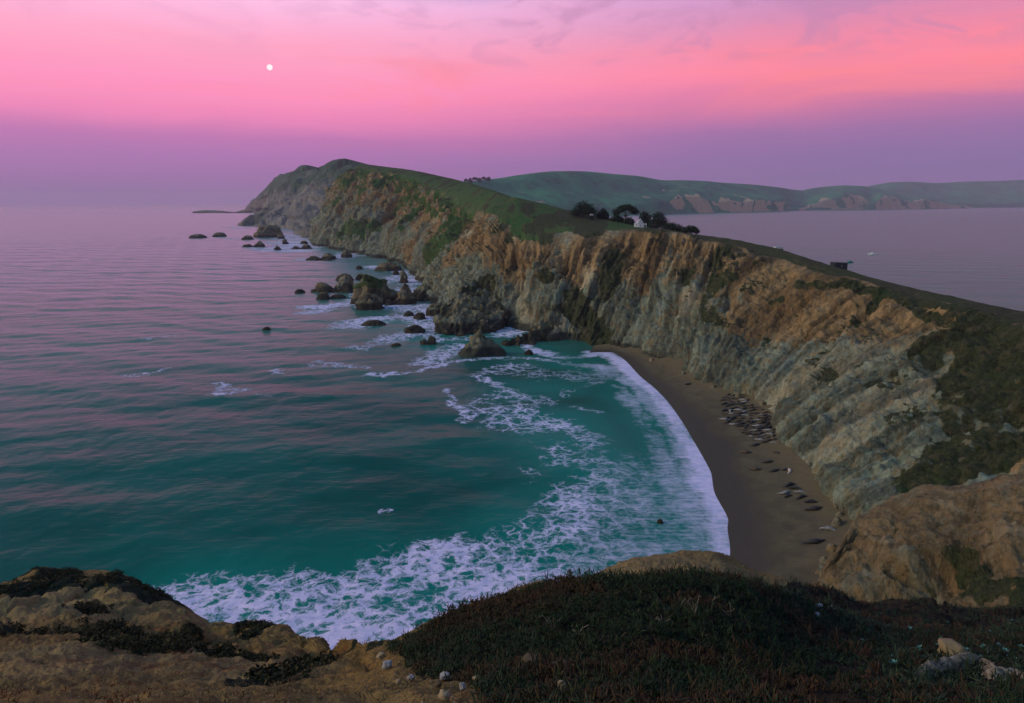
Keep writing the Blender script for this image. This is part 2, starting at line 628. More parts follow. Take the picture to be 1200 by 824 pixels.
    me = grid_mesh('headland', G, dict(veg=veg_m, grass=grass, warm=warm, bright=bright, pale=pale, near=1 - sstep(HS, 9.0, 11.5)))
    o = link('headland_hill', me, cliff_mat('cliff', HG))
    tag(o, kind='structure')
    return o


def cliff_mat(name, _=None, soil=(.29, .19, .09), rock=(.195, .225, .165), wetline=4.4, warmonly=False):
    m, t = mat_new(name)
    P = t.n('ShaderNodeNewGeometry').outputs['Position']
    z = t.n('ShaderNodeSeparateXYZ', {0: P}).outputs[2]
    n_big = t.noise(P, .06, 6, .6)
    n_med = t.noise(P, .35, 8, .65)
    n_fin = t.noise(P, 1.7, 6, .7)
    strat = t.noise(t.scaled(P, (.5, .5, .12), (R(20), R(24), 0)), 1.0, 8, .65, .4)
    c4 = lambda c, k=1: tuple(v * k for v in c) + (1,)
    rockc = t.mix(t.step(n_med, .3, .7), c4(rock, .62), c4(rock, 1.3))
    rockc = t.mix(t.step(strat, .42, .66), rockc, (.19, .15, .08, 1))
    rockc = t.mix(t.math('MULTIPLY', t.step(n_big, .5, .7), .6), rockc, (.16, .21, .19, 1))
    soilc = t.mix(t.step(n_med, .3, .72), c4(soil, .6), c4(soil, 1.22))
    soilc = t.mix(t.math('MULTIPLY', t.step(n_big, .5, .68), .6), soilc, (.30, .18, .075, 1))
    w = t.step(t.math('ADD', t.attr('warm'), t.math('MULTIPLY', t.math('SUBTRACT', strat, .5), 2.0)), .22, .78)
    col = t.mix(w, rockc, soilc)
    col = t.mix(t.math('MULTIPLY', t.attr('pale'), .75), col, (.42, .35, .22, 1))
    br = t.step(t.math('ADD', t.attr('bright'), t.math('MULTIPLY', t.math('SUBTRACT', n_fin, .5), .5)), .25, .75, .52, 1.42)
    col = t.mix(1.0, col, t.n('ShaderNodeCombineColor', {0: br, 1: br, 2: br}), 'MULTIPLY')
    # dark cracks and pockets of plants
    spk = t.step(t.math('ADD', n_fin, t.math('MULTIPLY', n_med, .6)), .62, .56)
    spk2 = t.step(t.noise(t.scaled(P, (1, 1, .6), (R(10), R(20), 0)), .55, 7, .72), .56, .66)
    col = t.mix(t.math('MULTIPLY', spk2, .7), col, (.055, .055, .03, 1))
    spk3 = t.step(t.noise(t.scaled(P, (1, 1, .35), (R(15), R(26), 0)), 1.1, 6, .7), .58, .68)
    col = t.mix(t.math('MULTIPLY', spk3, .5), col, (.40, .37, .27, 1))
    # wet dark foot
    foot = t.step(t.math('ADD', z, t.math('MULTIPLY', n_med, -3.0)), wetline - 1.5, wetline - 3.0)
    col = t.mix(t.math('MULTIPLY', foot, .8), col, (.030, .030, .022, 1))
    vegc = t.mix(t.step(n_fin, .3, .7), (.018, .026, .012, 1), (.075, .082, .034, 1))
    vegc = t.mix(t.math('MULTIPLY', t.step(n_med, .48, .66), .6), vegc, (.12, .095, .055, 1))
    vegc = t.mix(t.math('MULTIPLY', t.step(n_big, .55, .65), .5), vegc, (.022, .055, .018, 1))
    vm = t.step(t.math('ADD', t.attr('veg'), t.math('ADD', t.math('MULTIPLY', t.math('SUBTRACT', n_fin, .5), 1.6), t.math('MULTIPLY', t.math('SUBTRACT', n_med, .5), 1.6))), .34, .74)
    col = t.mix(vm, col, vegc)
    gcol = t.mix(t.step(n_big, .35, .65), (.040, .118, .030, 1), (.080, .115, .036, 1))
    gcol = t.mix(t.step(n_med, .50, .68), gcol, (.105, .085, .034, 1))
    gcol = t.mix(t.step(t.noise(P, .16, 6, .6), .57, .66), gcol, (.03, .042, .018, 1))
    gcol = t.mix(t.math('MULTIPLY', t.attr('near'), .8), gcol, t.mix(n_med, (.030, .040, .016, 1), (.085, .072, .034, 1)))
    gm = t.step(t.math('ADD', t.attr('grass'), t.math('MULTIPLY', t.math('SUBTRACT', n_fin, .5), .5)), .4, .62)
    gm = t.math('MULTIPLY', gm, t.step(vm, 1.0, 0.0))
    col = t.mix(gm, col, gcol)
    hgt = t.math('ADD', t.math('MULTIPLY', n_med, 1.0), t.math('MULTIPLY', n_fin, .35))
    hgt = t.math('ADD', hgt, t.math('MULTIPLY', strat, .9))
    hgt = t.math('ADD', hgt, t.math('MULTIPLY', t.noise(P, 5.0, 3, .6), .06))
    finish(t, col, .95, hgt, 1.7, .9, .15)
    return m


headland()

# ------------------------------------------------------------------ far headland in the haze
SF = [
    ((371, 283, 0), (416, 235, 1700), (428, 215, 1800)),
    ((352, 276, 0), (402, 203, 1850), (412, 190, 1960)),
    ((338, 268, 0), (380, 201, 2050), (392, 191, 2150)),
    ((312, 266.5, 0), (362, 204, 2250), (376, 196.5, 2400)),
    ((283, 265.3, 0), (345, 207, 2600), (356, 196, 2700)),
    ((312, 257, 0), (334, 212, 3000), (345, 199.5, 3100)),
    ((305, 252, 0), (322, 218, 3500), (332, 203, 3600)),
    ((289, 248, 0), (312, 226, 4200), (321, 211, 4300)),
    ((288, 246, 0), (303, 232, 4700), (309, 222, 4900)),
    ((291, 242.5, 0), (300, 236, 6200), (304, 229, 6300)),
]


def far_headland():
    rows = []
    for b, e, r in SF:
        B, E, Rr = at_z(*b), at_y(*e), at_y(*r)
        d = np.array((1.0, 0.25, 0)) / 1.03
        B0 = B - d * 30
        B0[2] = -8
        rows.append([B0, B, B + (E - B) * np.array((.3, .3, .28)), B + (E - B) * np.array((.65, .65, .62)), E, Rr, Rr + d * 250 - np.array((0, 0, 60)), np.append((Rr + d * 900)[:2], -8)])
    G, S, T = loft(rows, [40] * 9, [4, 24, 30, 30, 20, 8, 6])
    N = normals(G)
    if N[..., 2].mean() < 0:
        N = -N
    face = sstep(T, .4, 1.2) * (1 - sstep(T, 4.4, 5))
    A = arcs(G)
    h = G[..., 2]
    gl = ridged(np.stack([A / 190, h / 330, A * 0], -1), 4, .55, 70)
    G[..., 2] += (blocks(np.stack([G[..., 1] / 210, T * 0, T * 0], -1), 77)[0] - .62) * 26 * sstep(T, 3.2, 5) * (1 - sstep(T, 5, 6) * .6)
    G = G + N * (face * crags(G, 55, 78) * 16 * (1 - sstep(T, 4, 5)) + (face * (1 - sstep(T, 3.2, 4.3))) * ((gl - .62) * 60 + (fbm(G / 70, 4, .55, 72) - .5) * 45))[..., None]
    n1 = fbm(G / 60, 5, .6, 73)
    z0 = np.zeros_like(n1)
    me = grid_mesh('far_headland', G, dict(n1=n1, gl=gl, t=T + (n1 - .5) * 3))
    m, t = mat_new('far_cliff')
    P = t.n('ShaderNodeNewGeometry').outputs['Position']
    n = t.noise(P, .012, 8, .65)
    st = t.noise(t.scaled(P, (.02, .02, .006), (R(15), R(25), 0)), 1.0, 7, .65)
    c = t.mix(t.step(n, .35, .65), (.17, .16, .15, 1), (.27, .24, .20, 1))  # rock colour greyed and lightened, extra haze put into the base colour
    c = t.mix(t.step(st, .45, .6), c, (.11, .13, .13, 1))
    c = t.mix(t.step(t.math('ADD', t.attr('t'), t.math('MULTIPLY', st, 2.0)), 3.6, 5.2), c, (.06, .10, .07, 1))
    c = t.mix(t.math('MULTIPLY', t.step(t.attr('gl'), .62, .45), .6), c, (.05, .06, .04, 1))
    finish(t, c, .95, t.math('ADD', n, st), 14, .8, .1)
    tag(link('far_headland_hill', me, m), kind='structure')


far_headland()

# ------------------------------------------------------------------ hills across the bay
# each station: px, shore (py), bluff top (py, dY), mid (py, dY), crest (py, dY), bare 0..1
H1 = [
    (440, 262, 250, 226, 222, 3300, 0), (540, 259, 246, 222, 213.5, 3350, 0), (580, 257, 246, 224, 209.5, 3450, 0), (620, 256, 246, 224, 203.5, 3550, 0),
    (650, 255, 245, 223, 200.8, 3650, 0), (687, 254, 243, 224, 201, 3800, 0), (720, 253, 241, 225, 204, 3950, 0), (745, 252.5, 240, 225, 206, 4050, .1),
    (778, 251.5, 237, 225, 211.2, 4200, .35), (800, 250.5, 230, 220, 211.3, 4300, .9), (822, 250, 231, 220, 212, 4400, 1), (845, 249.5, 235, 224, 214, 4500, 1),
    (870, 249, 237, 226, 215.5, 4600, 1), (895, 248.5, 235.5, 227, 217.5, 4700, 1), (915, 248, 237, 229, 220, 4800, 1), (932, 247, 243.5, 232, 222.5, 4900, .5),
    (955, 246.7, 243, 236, 224.5, 5000, .1), (990, 246, 243, 240, 234, 5100, 0),
]
H2 = [
    (900, 248, 246, 244, 241, 5000, 0), (928, 247.3, 245, 239, 230, 5100, .2), (945, 246.8, 242.5, 233, 222, 5200, .8), (962, 246.5, 236, 228, 219.3, 5300, 1), (978, 246.3, 232, 224, 218, 5400, 1),
    (992, 246.2, 228.5, 222, 217.3, 5450, 1), (1008, 246, 230, 222, 217.8, 5500, .8), (1022, 246, 237, 228, 219.5, 5550, .25), (1034, 245.8, 231, 226, 222, 5600, 1),
    (1050, 245.6, 232.5, 228.5, 226, 5700, 1), (1068, 245.4, 236, 234, 231.5, 5800, 1), (1085, 245.2, 234, 233, 231, 5900, 1), (1105, 244.8, 238, 237, 235, 6000, 1), (1128, 244.4, 241.5, 240.5, 239, 6100, .9), (1145, 244, 243.2, 243, 242.5, 6200, .3),
]
H3 = [(960, 245, 240, 230, 226, 7500, 0), (1000, 244.6, 240, 228, 221.5, 7600, 0), (1022, 244.5, 239, 226, 217.5, 7700, 0), (1042, 244.4, 239, 226, 214, 7800, 0), (1070, 244.2, 239, 226, 213, 7900, 0), (1095, 244, 239, 227, 214.5, 8000, 0),
      (1136, 243.8, 239, 226, 212.7, 8100, 0), (1170, 243.6, 239, 226, 212.2, 8200, 0), (1205, 243.4, 238, 224, 210.6, 8300, 0), (1260, 243.2, 238, 224, 212, 8400, 0), (1340, 243.2, 238, 225, 214, 8500, 0), (1450, 243.2, 238, 226, 217, 8600, 0)]


def far_hill(name, st, seed, amp):
    rows, bare = [], []
    for px, ys, yb, ym, yc, Y, br in st:
        B = at_z(px, ys, 0)
        Yb = B[1]
        C = at_y(px, yb, Yb + 60)
        Mm = at_y(px, ym, Yb + 60 + (Y * .12))
        Cr = at_y(px, yc, Yb + 60 + Y * .24)
        B0 = B * 0.99
        B0[2] = -10
        K = Cr * np.array((1.08, 1.08, 0))
        K[2] = Cr[2] * .5
        K2 = Cr * np.array((1.2, 1.2, 0))
        K2[2] = -10
        rows.append([B0, B, C, Mm, Cr, K, K2])
        bare.append(br)
    G, S, T = loft(rows, [max(10, int(abs(b[0] - a[0]) * .9)) for a, b in zip(st[:-1], st[1:])], [4, 22, 22, 22, 10, 8])
    bw = np.interp(S, np.arange(len(bare)), bare)
    N = normals(G)
    if N[..., 2].mean() < 0:
        N = -N
    A = arcs(G)
    gl = ridged(np.stack([A / 110, G[..., 2] / 200, A * 0], -1), 4, .55, seed)
    n1 = fbm(G / 260, 5, .55, seed + 3)
    up = sstep(T, 1.0, 2.4)
    G = G + N * (up * (1 - sstep(T, 3.4, 4)) * (n1 - .5) * amp + sstep(T, 1, 1.2) * (1 - sstep(T, 1.9, 2.1)) * bw * (gl - .68) * 26)[..., None]
    bare_m = bw * (1 - sstep(T + (fbm(np.stack([A / 150, A * 0, A * 0], -1), 4, .6, seed + 5) - .5) * .9, 1.9, 2.2)) * sstep(T, 1.02, 1.12)
    bare_m = bare_m * (1 - sstep(gl, .80, .9) * .8) * (1 - .9 * sstep(fbm(np.stack([(A + G[..., 2] * 1.5) / 170, G[..., 2] / 110, A * 0], -1), 4, .6, seed + 11), .57, .67))
    scar = sstep(fbm(G / np.array((150, 150, 25)), 4, .6, seed + 8), .66, .72) * sstep(T, 2.0, 2.2) * (1 - sstep(T, 3.2, 3.7)) * .5
    me = grid_mesh(name, G, dict(bare=np.maximum(bare_m, scar * (bw.max() > 0)), n1=n1))
    m, t = mat_new(name)
    P = t.n('ShaderNodeNewGeometry').outputs['Position']
    a = t.noise(P, .004, 6, .6)
    b = t.noise(t.scaled(P, (1, 1, 3)), .012, 6, .65)
    g = t.mix(t.step(a, .35, .65), (.018, .15, .085, 1), (.040, .24, .110, 1))
    g = t.mix(t.step(b, .5, .68), g, (.035, .085, .055, 1))
    c = t.mix(t.noise(t.scaled(P, (1, 1, .25)), .03, 5), (.40, .28, .15, 1), (.66, .47, .27, 1))
    finish(t, t.mix(t.step(t.math('ADD', t.attr('bare'), t.math('MULTIPLY', t.math('SUBTRACT', b, .5), .6)), .35, .6), g, c), .95, b, 8, .6, .1)
    o = link(name, me, m)
    tag(o, kind='structure')
    return bvh_of(G)


H1BV = far_hill('bay_hill', H1, 100, 60)
far_hill('bay_bluff_hill', H2, 120, 30)
far_hill('bay_ridge_hill', H3, 140, 90)

# ------------------------------------------------------------------ beach
WL = [(690, 414), (700, 413), (715, 413), (733, 423), (750, 441), (768, 456), (784, 473), (799, 494), (812, 516), (823, 535), (832, 552), (838, 580), (852, 606), (852, 620), (855, 642), (852, 670), (838, 710), (800, 780)]
FT = [(697, 403), (706, 404), (724, 405), (757, 413), (778, 422), (798, 431), (818, 441), (840, 452), (880, 466), (912, 490), (919, 515), (945, 540), (975, 576), (1008, 606), (1010, 630), (1010, 665), (1010, 720), (1010, 800)]


def beach():
    rows = []
    for (a, b), (c, d), i in zip(WL, FT, range(99)):
        w = at_z(a, b, 0.02)
        zf = min(4.5, 0.2 + i * .7)
        f = at_z(c, d, zf)
        dr = w - f
        dr[2] = 0
        dr /= np.linalg.norm(dr)
        o = w + dr * 14
        o[2] = -1.3
        rows.append([o, w, w + (f - w) * np.array((.45, .45, .38)), f, f - dr * 18 + np.array((0, 0, 3.5))])
    G, S, T = loft(rows, [14] * (len(rows) - 1), [10, 24, 24, 10])
    G[..., 2] += (fbm(G / 5, 4, .5, 200) - .5) * .5 * sstep(T, 1.25, 2.2) + (fbm(G / 1.2, 3, .5, 201) - .5) * .18 * sstep(T, 1.8, 2.4)
    me = grid_mesh('beach', G, dict(wet=1 - sstep(T + (fbm(G / 9, 3, .5, 202) - .5) * .5, 1.5, 2.15), up=sstep(T, 2.2, 3)))
    m, t = mat_new('sand')
    P = t.n('ShaderNodeNewGeometry').outputs['Position']
    n = t.noise(P, .25, 7, .6)
    n2 = t.noise(P, 2.0, 5, .65)
    c = t.mix(t.step(n, .35, .65), (.092, .076, .048, 1), (.128, .104, .060, 1))
    c = t.mix(t.step(n2, .5, .75), c, (.085, .062, .040, 1))
    c = t.mix(t.attr('up'), c, (.155, .118, .064, 1))
    c = t.mix(t.attr('wet'), c, (.070, .055, .038, 1))
    trk = t.step(t.noise(t.scaled(P, (.5, 1.4, 1), (0, 0, R(25))), .8, 6, .7), .56, .64)
    c = t.mix(t.math('MULTIPLY', t.math('MULTIPLY', trk, .6), t.step(t.attr('wet'), .6, .2)), c, (.07, .052, .034, 1))
    rgh = t.step(t.attr('wet'), .2, 1.0, .95, .55)
    finish(t, c, rgh, t.math('ADD', n, t.math('MULTIPLY', n2, .25)), .25, .7, .15)
    tag(link('beach', me, m), kind='structure')
    return bvh_of(G)


BBV = beach()

# ------------------------------------------------------------------ sea
zp = lambda *pts: [at_z(*p) for p in pts]


def swash_k(f):
    return sstep(f, .95, 1.15)


def sea():
    # rings about the foot of the camera's cliff: fine near, kilometres wide far out, all the way round
    r = np.concatenate([np.geomspace(20, 70, 30)[:-1], np.geomspace(70, 900, 900)[:-1], np.geomspace(900, 3500, 220)[:-1], np.geomspace(3500, 29000, 70)])
    th = np.radians(np.concatenate([np.linspace(-180, -50, 90)[:-1], np.linspace(-50, 30, 900)[:-1], np.linspace(30, 50, 60)[:-1], np.linspace(50, 180, 90)]))
    RR, TH = np.meshgrid(r, th, indexing='ij')
    X, Y = RR * np.sin(TH), RR * np.cos(TH)
    Z = np.zeros_like(X)
    fade = np.clip(RR / 90, 0, 1) * (1 - sstep(RR, 2500, 9000))
    P2 = np.stack([X, Y, Z], -1)
    wob = fbm(P2 / 60, 3, .5, 300) * 6
    for (ang, wl, amp, ph) in ((80, 46, .30, 0), (96, 29, .16, 1.3), (62, 19, .11, 2.1), (110, 12, .06, .4)):
        a = math.radians(ang)
        kx, ky = math.cos(a), math.sin(a)
        am = amp * (0.35 + 1.3 * fbm(P2 / 85 + ang, 2, .5, 310))
        Z += am * np.sin((X * kx + Y * ky) * 2 * math.pi / wl + ph + wob) * np.clip(wl / (RR * .0045 + 1e-6), 0, 1)
    Z += (fbm(P2 / 4.5, 3, .55, 320) - .5) * .35 * np.clip(500 / RR, 0, 1)
    Z *= fade * (.6 + .3 * sstep(np.hypot(X - 20, Y - 150), 60, 220))
    Z -= .05
    P2[..., 2] = 0
    L = [
        # swash on the beach
        (zp(*[(a - 7, b) for a, b in WL[1:]]), 5, 1.06),
        (zp(*[(a - 18, b + 2) for a, b in WL[4:]]), 4, .76),
        (zp(*[(a - 36 - i * 2, b + 6) for i, (a, b) in enumerate(WL[5:])]), 4.6, .60),
        (zp((722, 452), (745, 470), (762, 500), (778, 530), (785, 560)), 3, .56),
        (zp((805, 580), (825, 610), (838, 645)), 9, .74),
        # webs in the cove
        (zp((690, 537), (715, 545), (740, 560)), 4.5, .64), (zp((700, 560), (720, 580), (750, 600), (790, 630)), 8, .58), (zp((740, 540), (756, 555), (750, 562)), 2.2, .58),
        (zp((640, 640), (700, 630), (760, 610), (800, 600)), 9, .54), (zp((650, 660), (720, 645), (800, 650)), 12, .58),
        (zp((600, 470), (630, 490), (660, 500), (690, 510)), 6.5, .64), (zp((660, 460), (680, 455), (700, 448)), 4, .58), (zp((640, 445), (600, 440), (570, 436)), 5, .52), (zp((675, 478), (700, 482)), 3.5, .62),
        (zp((524, 455), (530, 470), (545, 480), (545, 492)), 2.6, .68), (zp((560, 440), (585, 450), (602, 461)), 3.6, .62), (zp((590, 463), (612, 462)), 4, .75), (zp((570, 465), (580, 474)), 3, .5),
        (zp((646, 528), (655, 524)), 2, .6), (zp((680, 500), (700, 530)), 4.5, .64), (zp((760, 440), (700, 430), (650, 425)), 6, .55),
        (zp((600, 470), (670, 520), (720, 575), (690, 640)), 22, .47), (zp((700, 440), (640, 440), (600, 430)), 12, .50), (zp((460, 666), (540, 650), (620, 645)), 9, .44),
        # surf under the near cliff
        (zp((240, 712), (300, 706), (380, 700), (460, 690), (540, 678)), 12, .60), (zp((230, 730), (330, 745), (420, 740), (500, 715)), 15, .72), (zp((330, 770), (420, 770), (480, 750)), 12, .80),
        (zp((540, 690), (590, 680), (640, 668)), 9, .68), (zp((560, 668), (620, 655), (690, 650)), 8, .6), (zp((420, 678), (480, 668), (530, 655)), 9, .60), (zp((530, 660), (540, 636), (560, 650)), 4, .55),
        (zp((640, 690), (740, 680), (820, 690)), 14, .60), (zp((225, 745), (215, 720)), 8, .5), (zp((445, 602), (455, 602)), 1.5, .48), (zp((300, 700), (330, 688)), 5, .6), (zp((540, 700), (620, 700)), 14, .68),
        # breaking round the stacks
        (zp((600, 391), (616, 384)), 10, .88), (zp((585, 393), (600, 386)), 9, .8), (zp((616, 405), (632, 412), (660, 420), (690, 416)), 5, .78), (zp((690, 417), (720, 411)), 4, 1),
        (zp((432, 440), (455, 441), (480, 437)), 3.4, .85), (zp((480, 437), (505, 430), (530, 425)), 3.4, .85), (zp((530, 425), (560, 421), (600, 420), (640, 424)), 4, .62),
        (zp((500, 425), (530, 410), (545, 405)), 9, .66), (zp((420, 408), (470, 395), (520, 385)), 10, .60), (zp((540, 397), (520, 398), (500, 392)), 9, .62),
        (zp((500, 360), (480, 370), (440, 375), (410, 380)), 16, .70), (zp((520, 365), (540, 370)), 10, .75), (zp((470, 360), (500, 380), (530, 385)), 14, .68), (zp((370, 360), (400, 357), (420, 352)), 14, .70),
        (zp((380, 362), (360, 366)), 10, .5), (zp((490, 325), (478, 335), (480, 345)), 12, .65), (zp((470, 318), (480, 325)), 14, .7), (zp((455, 330), (470, 322)), 14, .6), (zp((420, 340), (440, 362)), 12, .64),
        (zp((400, 427), (375, 425)), 4, .62), (zp((370, 430), (410, 428), (430, 432)), 5, .55), (zp((322, 434), (326, 438)), 3.5, .68), (zp((255, 450), (285, 458), (268, 460)), 5, .60), (zp((305, 463), (320, 465)), 3, .5), (zp((190, 433), (140, 440)), 4, .42), (zp((185, 397), (200, 394)), 5, .45),
        # far reef
        (zp((345, 280), (360, 290), (345, 294), (310, 290)), 40, .66), (zp((330, 275), (350, 282)), 35, .62), (zp((295, 290), (310, 293), (335, 295)), 22, .68), (zp((362, 304), (395, 303), (410, 300)), 22, .72), (zp((265, 266), (285, 268)), 30, .5),
        (zp((400, 302), (412, 296)), 20, .7), (zp((330, 284), (350, 290)), 40, .7), (zp((240, 277), (290, 281)), 30, .45), (zp((440, 312), (470, 318)), 16, .65),
        (zp((300, 252), (306, 246), (298, 247)), 60, .6),
    ]
    fb = lambda sc, sd: fbm(P2 / sc, 3, .55, sd) - .5
    Pw = P2 + np.stack([fb(11, 351), fb(11, 352), np.zeros_like(X)], -1) * 9 * (1 - .7 * sstep(X, 15, 40))[..., None] + np.stack([fb(3.2, 353), fb(3.2, 354), np.zeros_like(X)], -1) * 3.0
    foam = strokes(Pw, L, .25)
    foam = foam * .90 * (1 + .25 * swash_k(foam)) + ((fbm(P2 / 14, 4, .55, 340) - .5) * .75 + (fbm(P2 / 40, 2, .5, 341) - .5) * .4) * (foam > .02)
    foam = np.clip(foam * sstep(foam, .05, .35), 0, 1.3)
    Lm = [
        (zp((640, 640), (700, 600), (740, 570), (700, 540), (660, 500)), 26, .8), (zp((780, 620), (800, 560), (770, 490), (740, 450)), 18, .8), (zp((260, 720), (400, 720), (560, 690), (700, 660), (820, 640)), 24, .9),
        (zp((500, 400), (600, 410), (700, 430)), 20, .6), (zp((600, 460), (690, 450)), 16, .5), (zp((590, 390), (620, 385)), 14, .8), (zp((460, 380), (520, 390)), 30, .6),
    ]
    milk = strokes(P2, Lm, .1)
    milk = np.clip(milk + (fbm(P2 / 20, 4, .55, 345) - .5) * .5 * (milk > .02), 0, 1)
    # distance from the waterline of the beach, for the streaked swash
    calm = sstep(TH, math.radians(8), math.radians(13)) * sstep(RR, 330, 430)
    Z = Z * (1 - .6 * calm)
    Ls = [(zp(*[(a - 10, b) for a, b in WL[2:]]), 26, 1.0)]
    swash = strokes(P2, Ls, .3)
    Z = Z * (1 - swash) + .03 * swash
    Z = Z + .5 * sstep(foam, .35, .8) * (fbm(P2 / 3.5, 3, .6, 360) - .35) * (1 - swash) * np.clip(600 / RR, 0, 1)
    P = np.stack([X, Y, Z], -1)
    # the last edge of the swash runs up onto the sand
    me = grid_mesh('sea', P, dict(foam=foam, milk=milk, swash=swash, calm=calm))
    m, t = mat_new('sea_water')
    Pn = t.n('ShaderNodeNewGeometry').outputs['Position']
    cd = t.n('ShaderNodeVectorMath', {0: Pn}, operation='LENGTH').outputs['Value']
    # lacy foam: warped cell borders at two sizes
    w1 = t.n('ShaderNodeTexNoise', {'Vector': Pn, 'Scale': .22, 'Detail': 4.0, 'Roughness': .6}).outputs['Color']
    wv = t.vmath('SCALE', t.vmath('SUBTRACT', w1, (.5, .5, .5)), (0, 0, 0))
    wv.node.inputs['Scale'].default_value = 7.0
    pw = t.vmath('ADD', Pn, wv)
    pw = t.scaled(pw, (1, 1, 0))

    def cells(sc):
        v = t.n('ShaderNodeTexVoronoi', {'Vector': pw, 'Scale': sc}, feature='DISTANCE_TO_EDGE', voronoi_dimensions='2D')
        return v.outputs['Distance']
    l1 = t.step(cells(.16), .0, .42, 1.0, 0.0)
    l2 = t.step(cells(.42), .0, .40, 1.0, 0.0)
    l3 = t.step(cells(1.2), .0, .45, 1.0, 0.0)
    lace = t.math('ADD', t.math('MULTIPLY', l1, .36), t.math('ADD', t.math('MULTIPLY', l2, .36), t.math('MULTIPLY', l3, .24)))
    nz = t.noise(t.scaled(Pn, (1, 1, 0)), .55, 6, .65)
    lace = t.math('ADD', lace, t.math('MULTIPLY', t.math('SUBTRACT', nz, .5), .55))
    # streaks drawn out by the running swash (up and down the beach)
    st = t.noise(t.scaled(Pn, (.18, 1.1, 0), (0, 0, R(-8))), 1.0, 5, .65)
    lace = t.mix(t.math('MULTIPLY', t.attr('swash'), .6), lace, t.math('ADD', t.math('MULTIPLY', t.math('SUBTRACT', st, .5), 1.7), .48))
    f = t.attr('foam')
    thr = t.math('SUBTRACT', 1.0, f)
    sw = t.attr('swash')
    mask = t.step(t.math('SUBTRACT', lace, thr), t.math('MULTIPLY_ADD', sw, -.22, -.10), t.math('MULTIPLY_ADD', sw, .30, .50))
    mask = t.math('MULTIPLY', mask, t.step(f, .05, .3))
    # deep water colour: mottled teal, paler and greyer away from the cove
    deep = t.mix(t.step(t.noise(t.scaled(Pn, (1, 1, 0)), .02, 4, .6), .35, .65), (.002, .078, .062, 1), (.004, .120, .092, 1))
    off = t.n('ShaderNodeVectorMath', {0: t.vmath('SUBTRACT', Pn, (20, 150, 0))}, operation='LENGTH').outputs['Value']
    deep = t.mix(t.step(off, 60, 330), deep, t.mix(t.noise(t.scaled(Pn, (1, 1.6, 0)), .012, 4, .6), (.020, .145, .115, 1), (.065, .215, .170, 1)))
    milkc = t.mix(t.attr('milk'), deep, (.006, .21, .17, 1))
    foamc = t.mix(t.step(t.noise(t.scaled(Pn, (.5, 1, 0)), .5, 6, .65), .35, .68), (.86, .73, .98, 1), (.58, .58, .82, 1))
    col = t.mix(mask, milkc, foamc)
    rgh = t.math('MAXIMUM', t.step(mask, 0, .6, .12, .9), t.step(cd, 110, 900, .15, .27))
    # ripples
    far = t.step(cd, 150, 1500)
    b1 = t.noise(t.scaled(Pn, (.32, .9, 0), (0, 0, R(12))), 1.0, 5, .6, .3)
    b2 = t.noise(t.scaled(Pn, (.07, .2, 0), (0, 0, R(-10))), 1.0, 4, .55, .3)
    b3 = t.noise(t.scaled(Pn, (.015, .05, 0), (0, 0, R(6))), 1.0, 4, .55)
    hgt = t.math('ADD', t.math('MULTIPLY', b1, .5), t.math('ADD', t.math('MULTIPLY', b2, .8), t.math('MULTIPLY', b3, 1.2)))
    hgt = t.math('ADD', hgt, t.math('MULTIPLY', mask, .25))
    hgt = t.math('MULTIPLY', hgt, t.math('SUBTRACT', 1.0, t.math('MULTIPLY', t.attr('calm'), .72)))
    hgt = t.math('MULTIPLY', hgt, t.step(cd, 120, 520, .42, 1.0))
    bn = t.n('ShaderNodeBump', {'Height': hgt, 'Distance': .46, 'Strength': .8}).outputs[0]
    fr = t.n('ShaderNodeFresnel', {'IOR': 1.33, 'Normal': bn}).outputs[0]
    fr = t.math('MULTIPLY', t.math('POWER', fr, 1.5), 1.25, clamp=True)
    fr = t.math('MINIMUM', fr, .78)
    fr = t.math('MULTIPLY', fr, t.math('SUBTRACT', 1.0, t.math('MULTIPLY', t.attr('calm'), .48)))
    fr = t.math('MULTIPLY', fr, t.step(mask, .6, 0.0, .05, 1.0))
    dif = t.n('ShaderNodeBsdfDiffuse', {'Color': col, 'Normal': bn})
    glo = t.n('ShaderNodeBsdfGlossy', {'Color': (.86, .88, .88, 1), 'Roughness': rgh, 'Normal': bn})
    mx = t.n('ShaderNodeMixShader', {0: fr, 1: dif, 2: glo})
    t.n('ShaderNodeOutputMaterial', {'Surface': mx})
    tag(link('sea', me, m), kind='structure')


sea()

# ------------------------------------------------------------------ eroded spur beside the beach
SPU = [
    # nose outline foot (px,py,z); brow (px,py,Y); back
    ((945, 712, 3), (958, 690, 103)),
    ((955, 735, 5), (985, 640, 106)),
    ((985, 760, 8), (1010, 603, 112)),
    ((1040, 790, 12), (1062, 582, 112)),
    ((1110, 820, 16), (1130, 572, 108)),
    ((1190, 850, 20), (1200, 562, 104)),
    ((1290, 880, 24), (1300, 545, 100)),
    ((1420, 900, 28), (1440, 520, 98)),
]


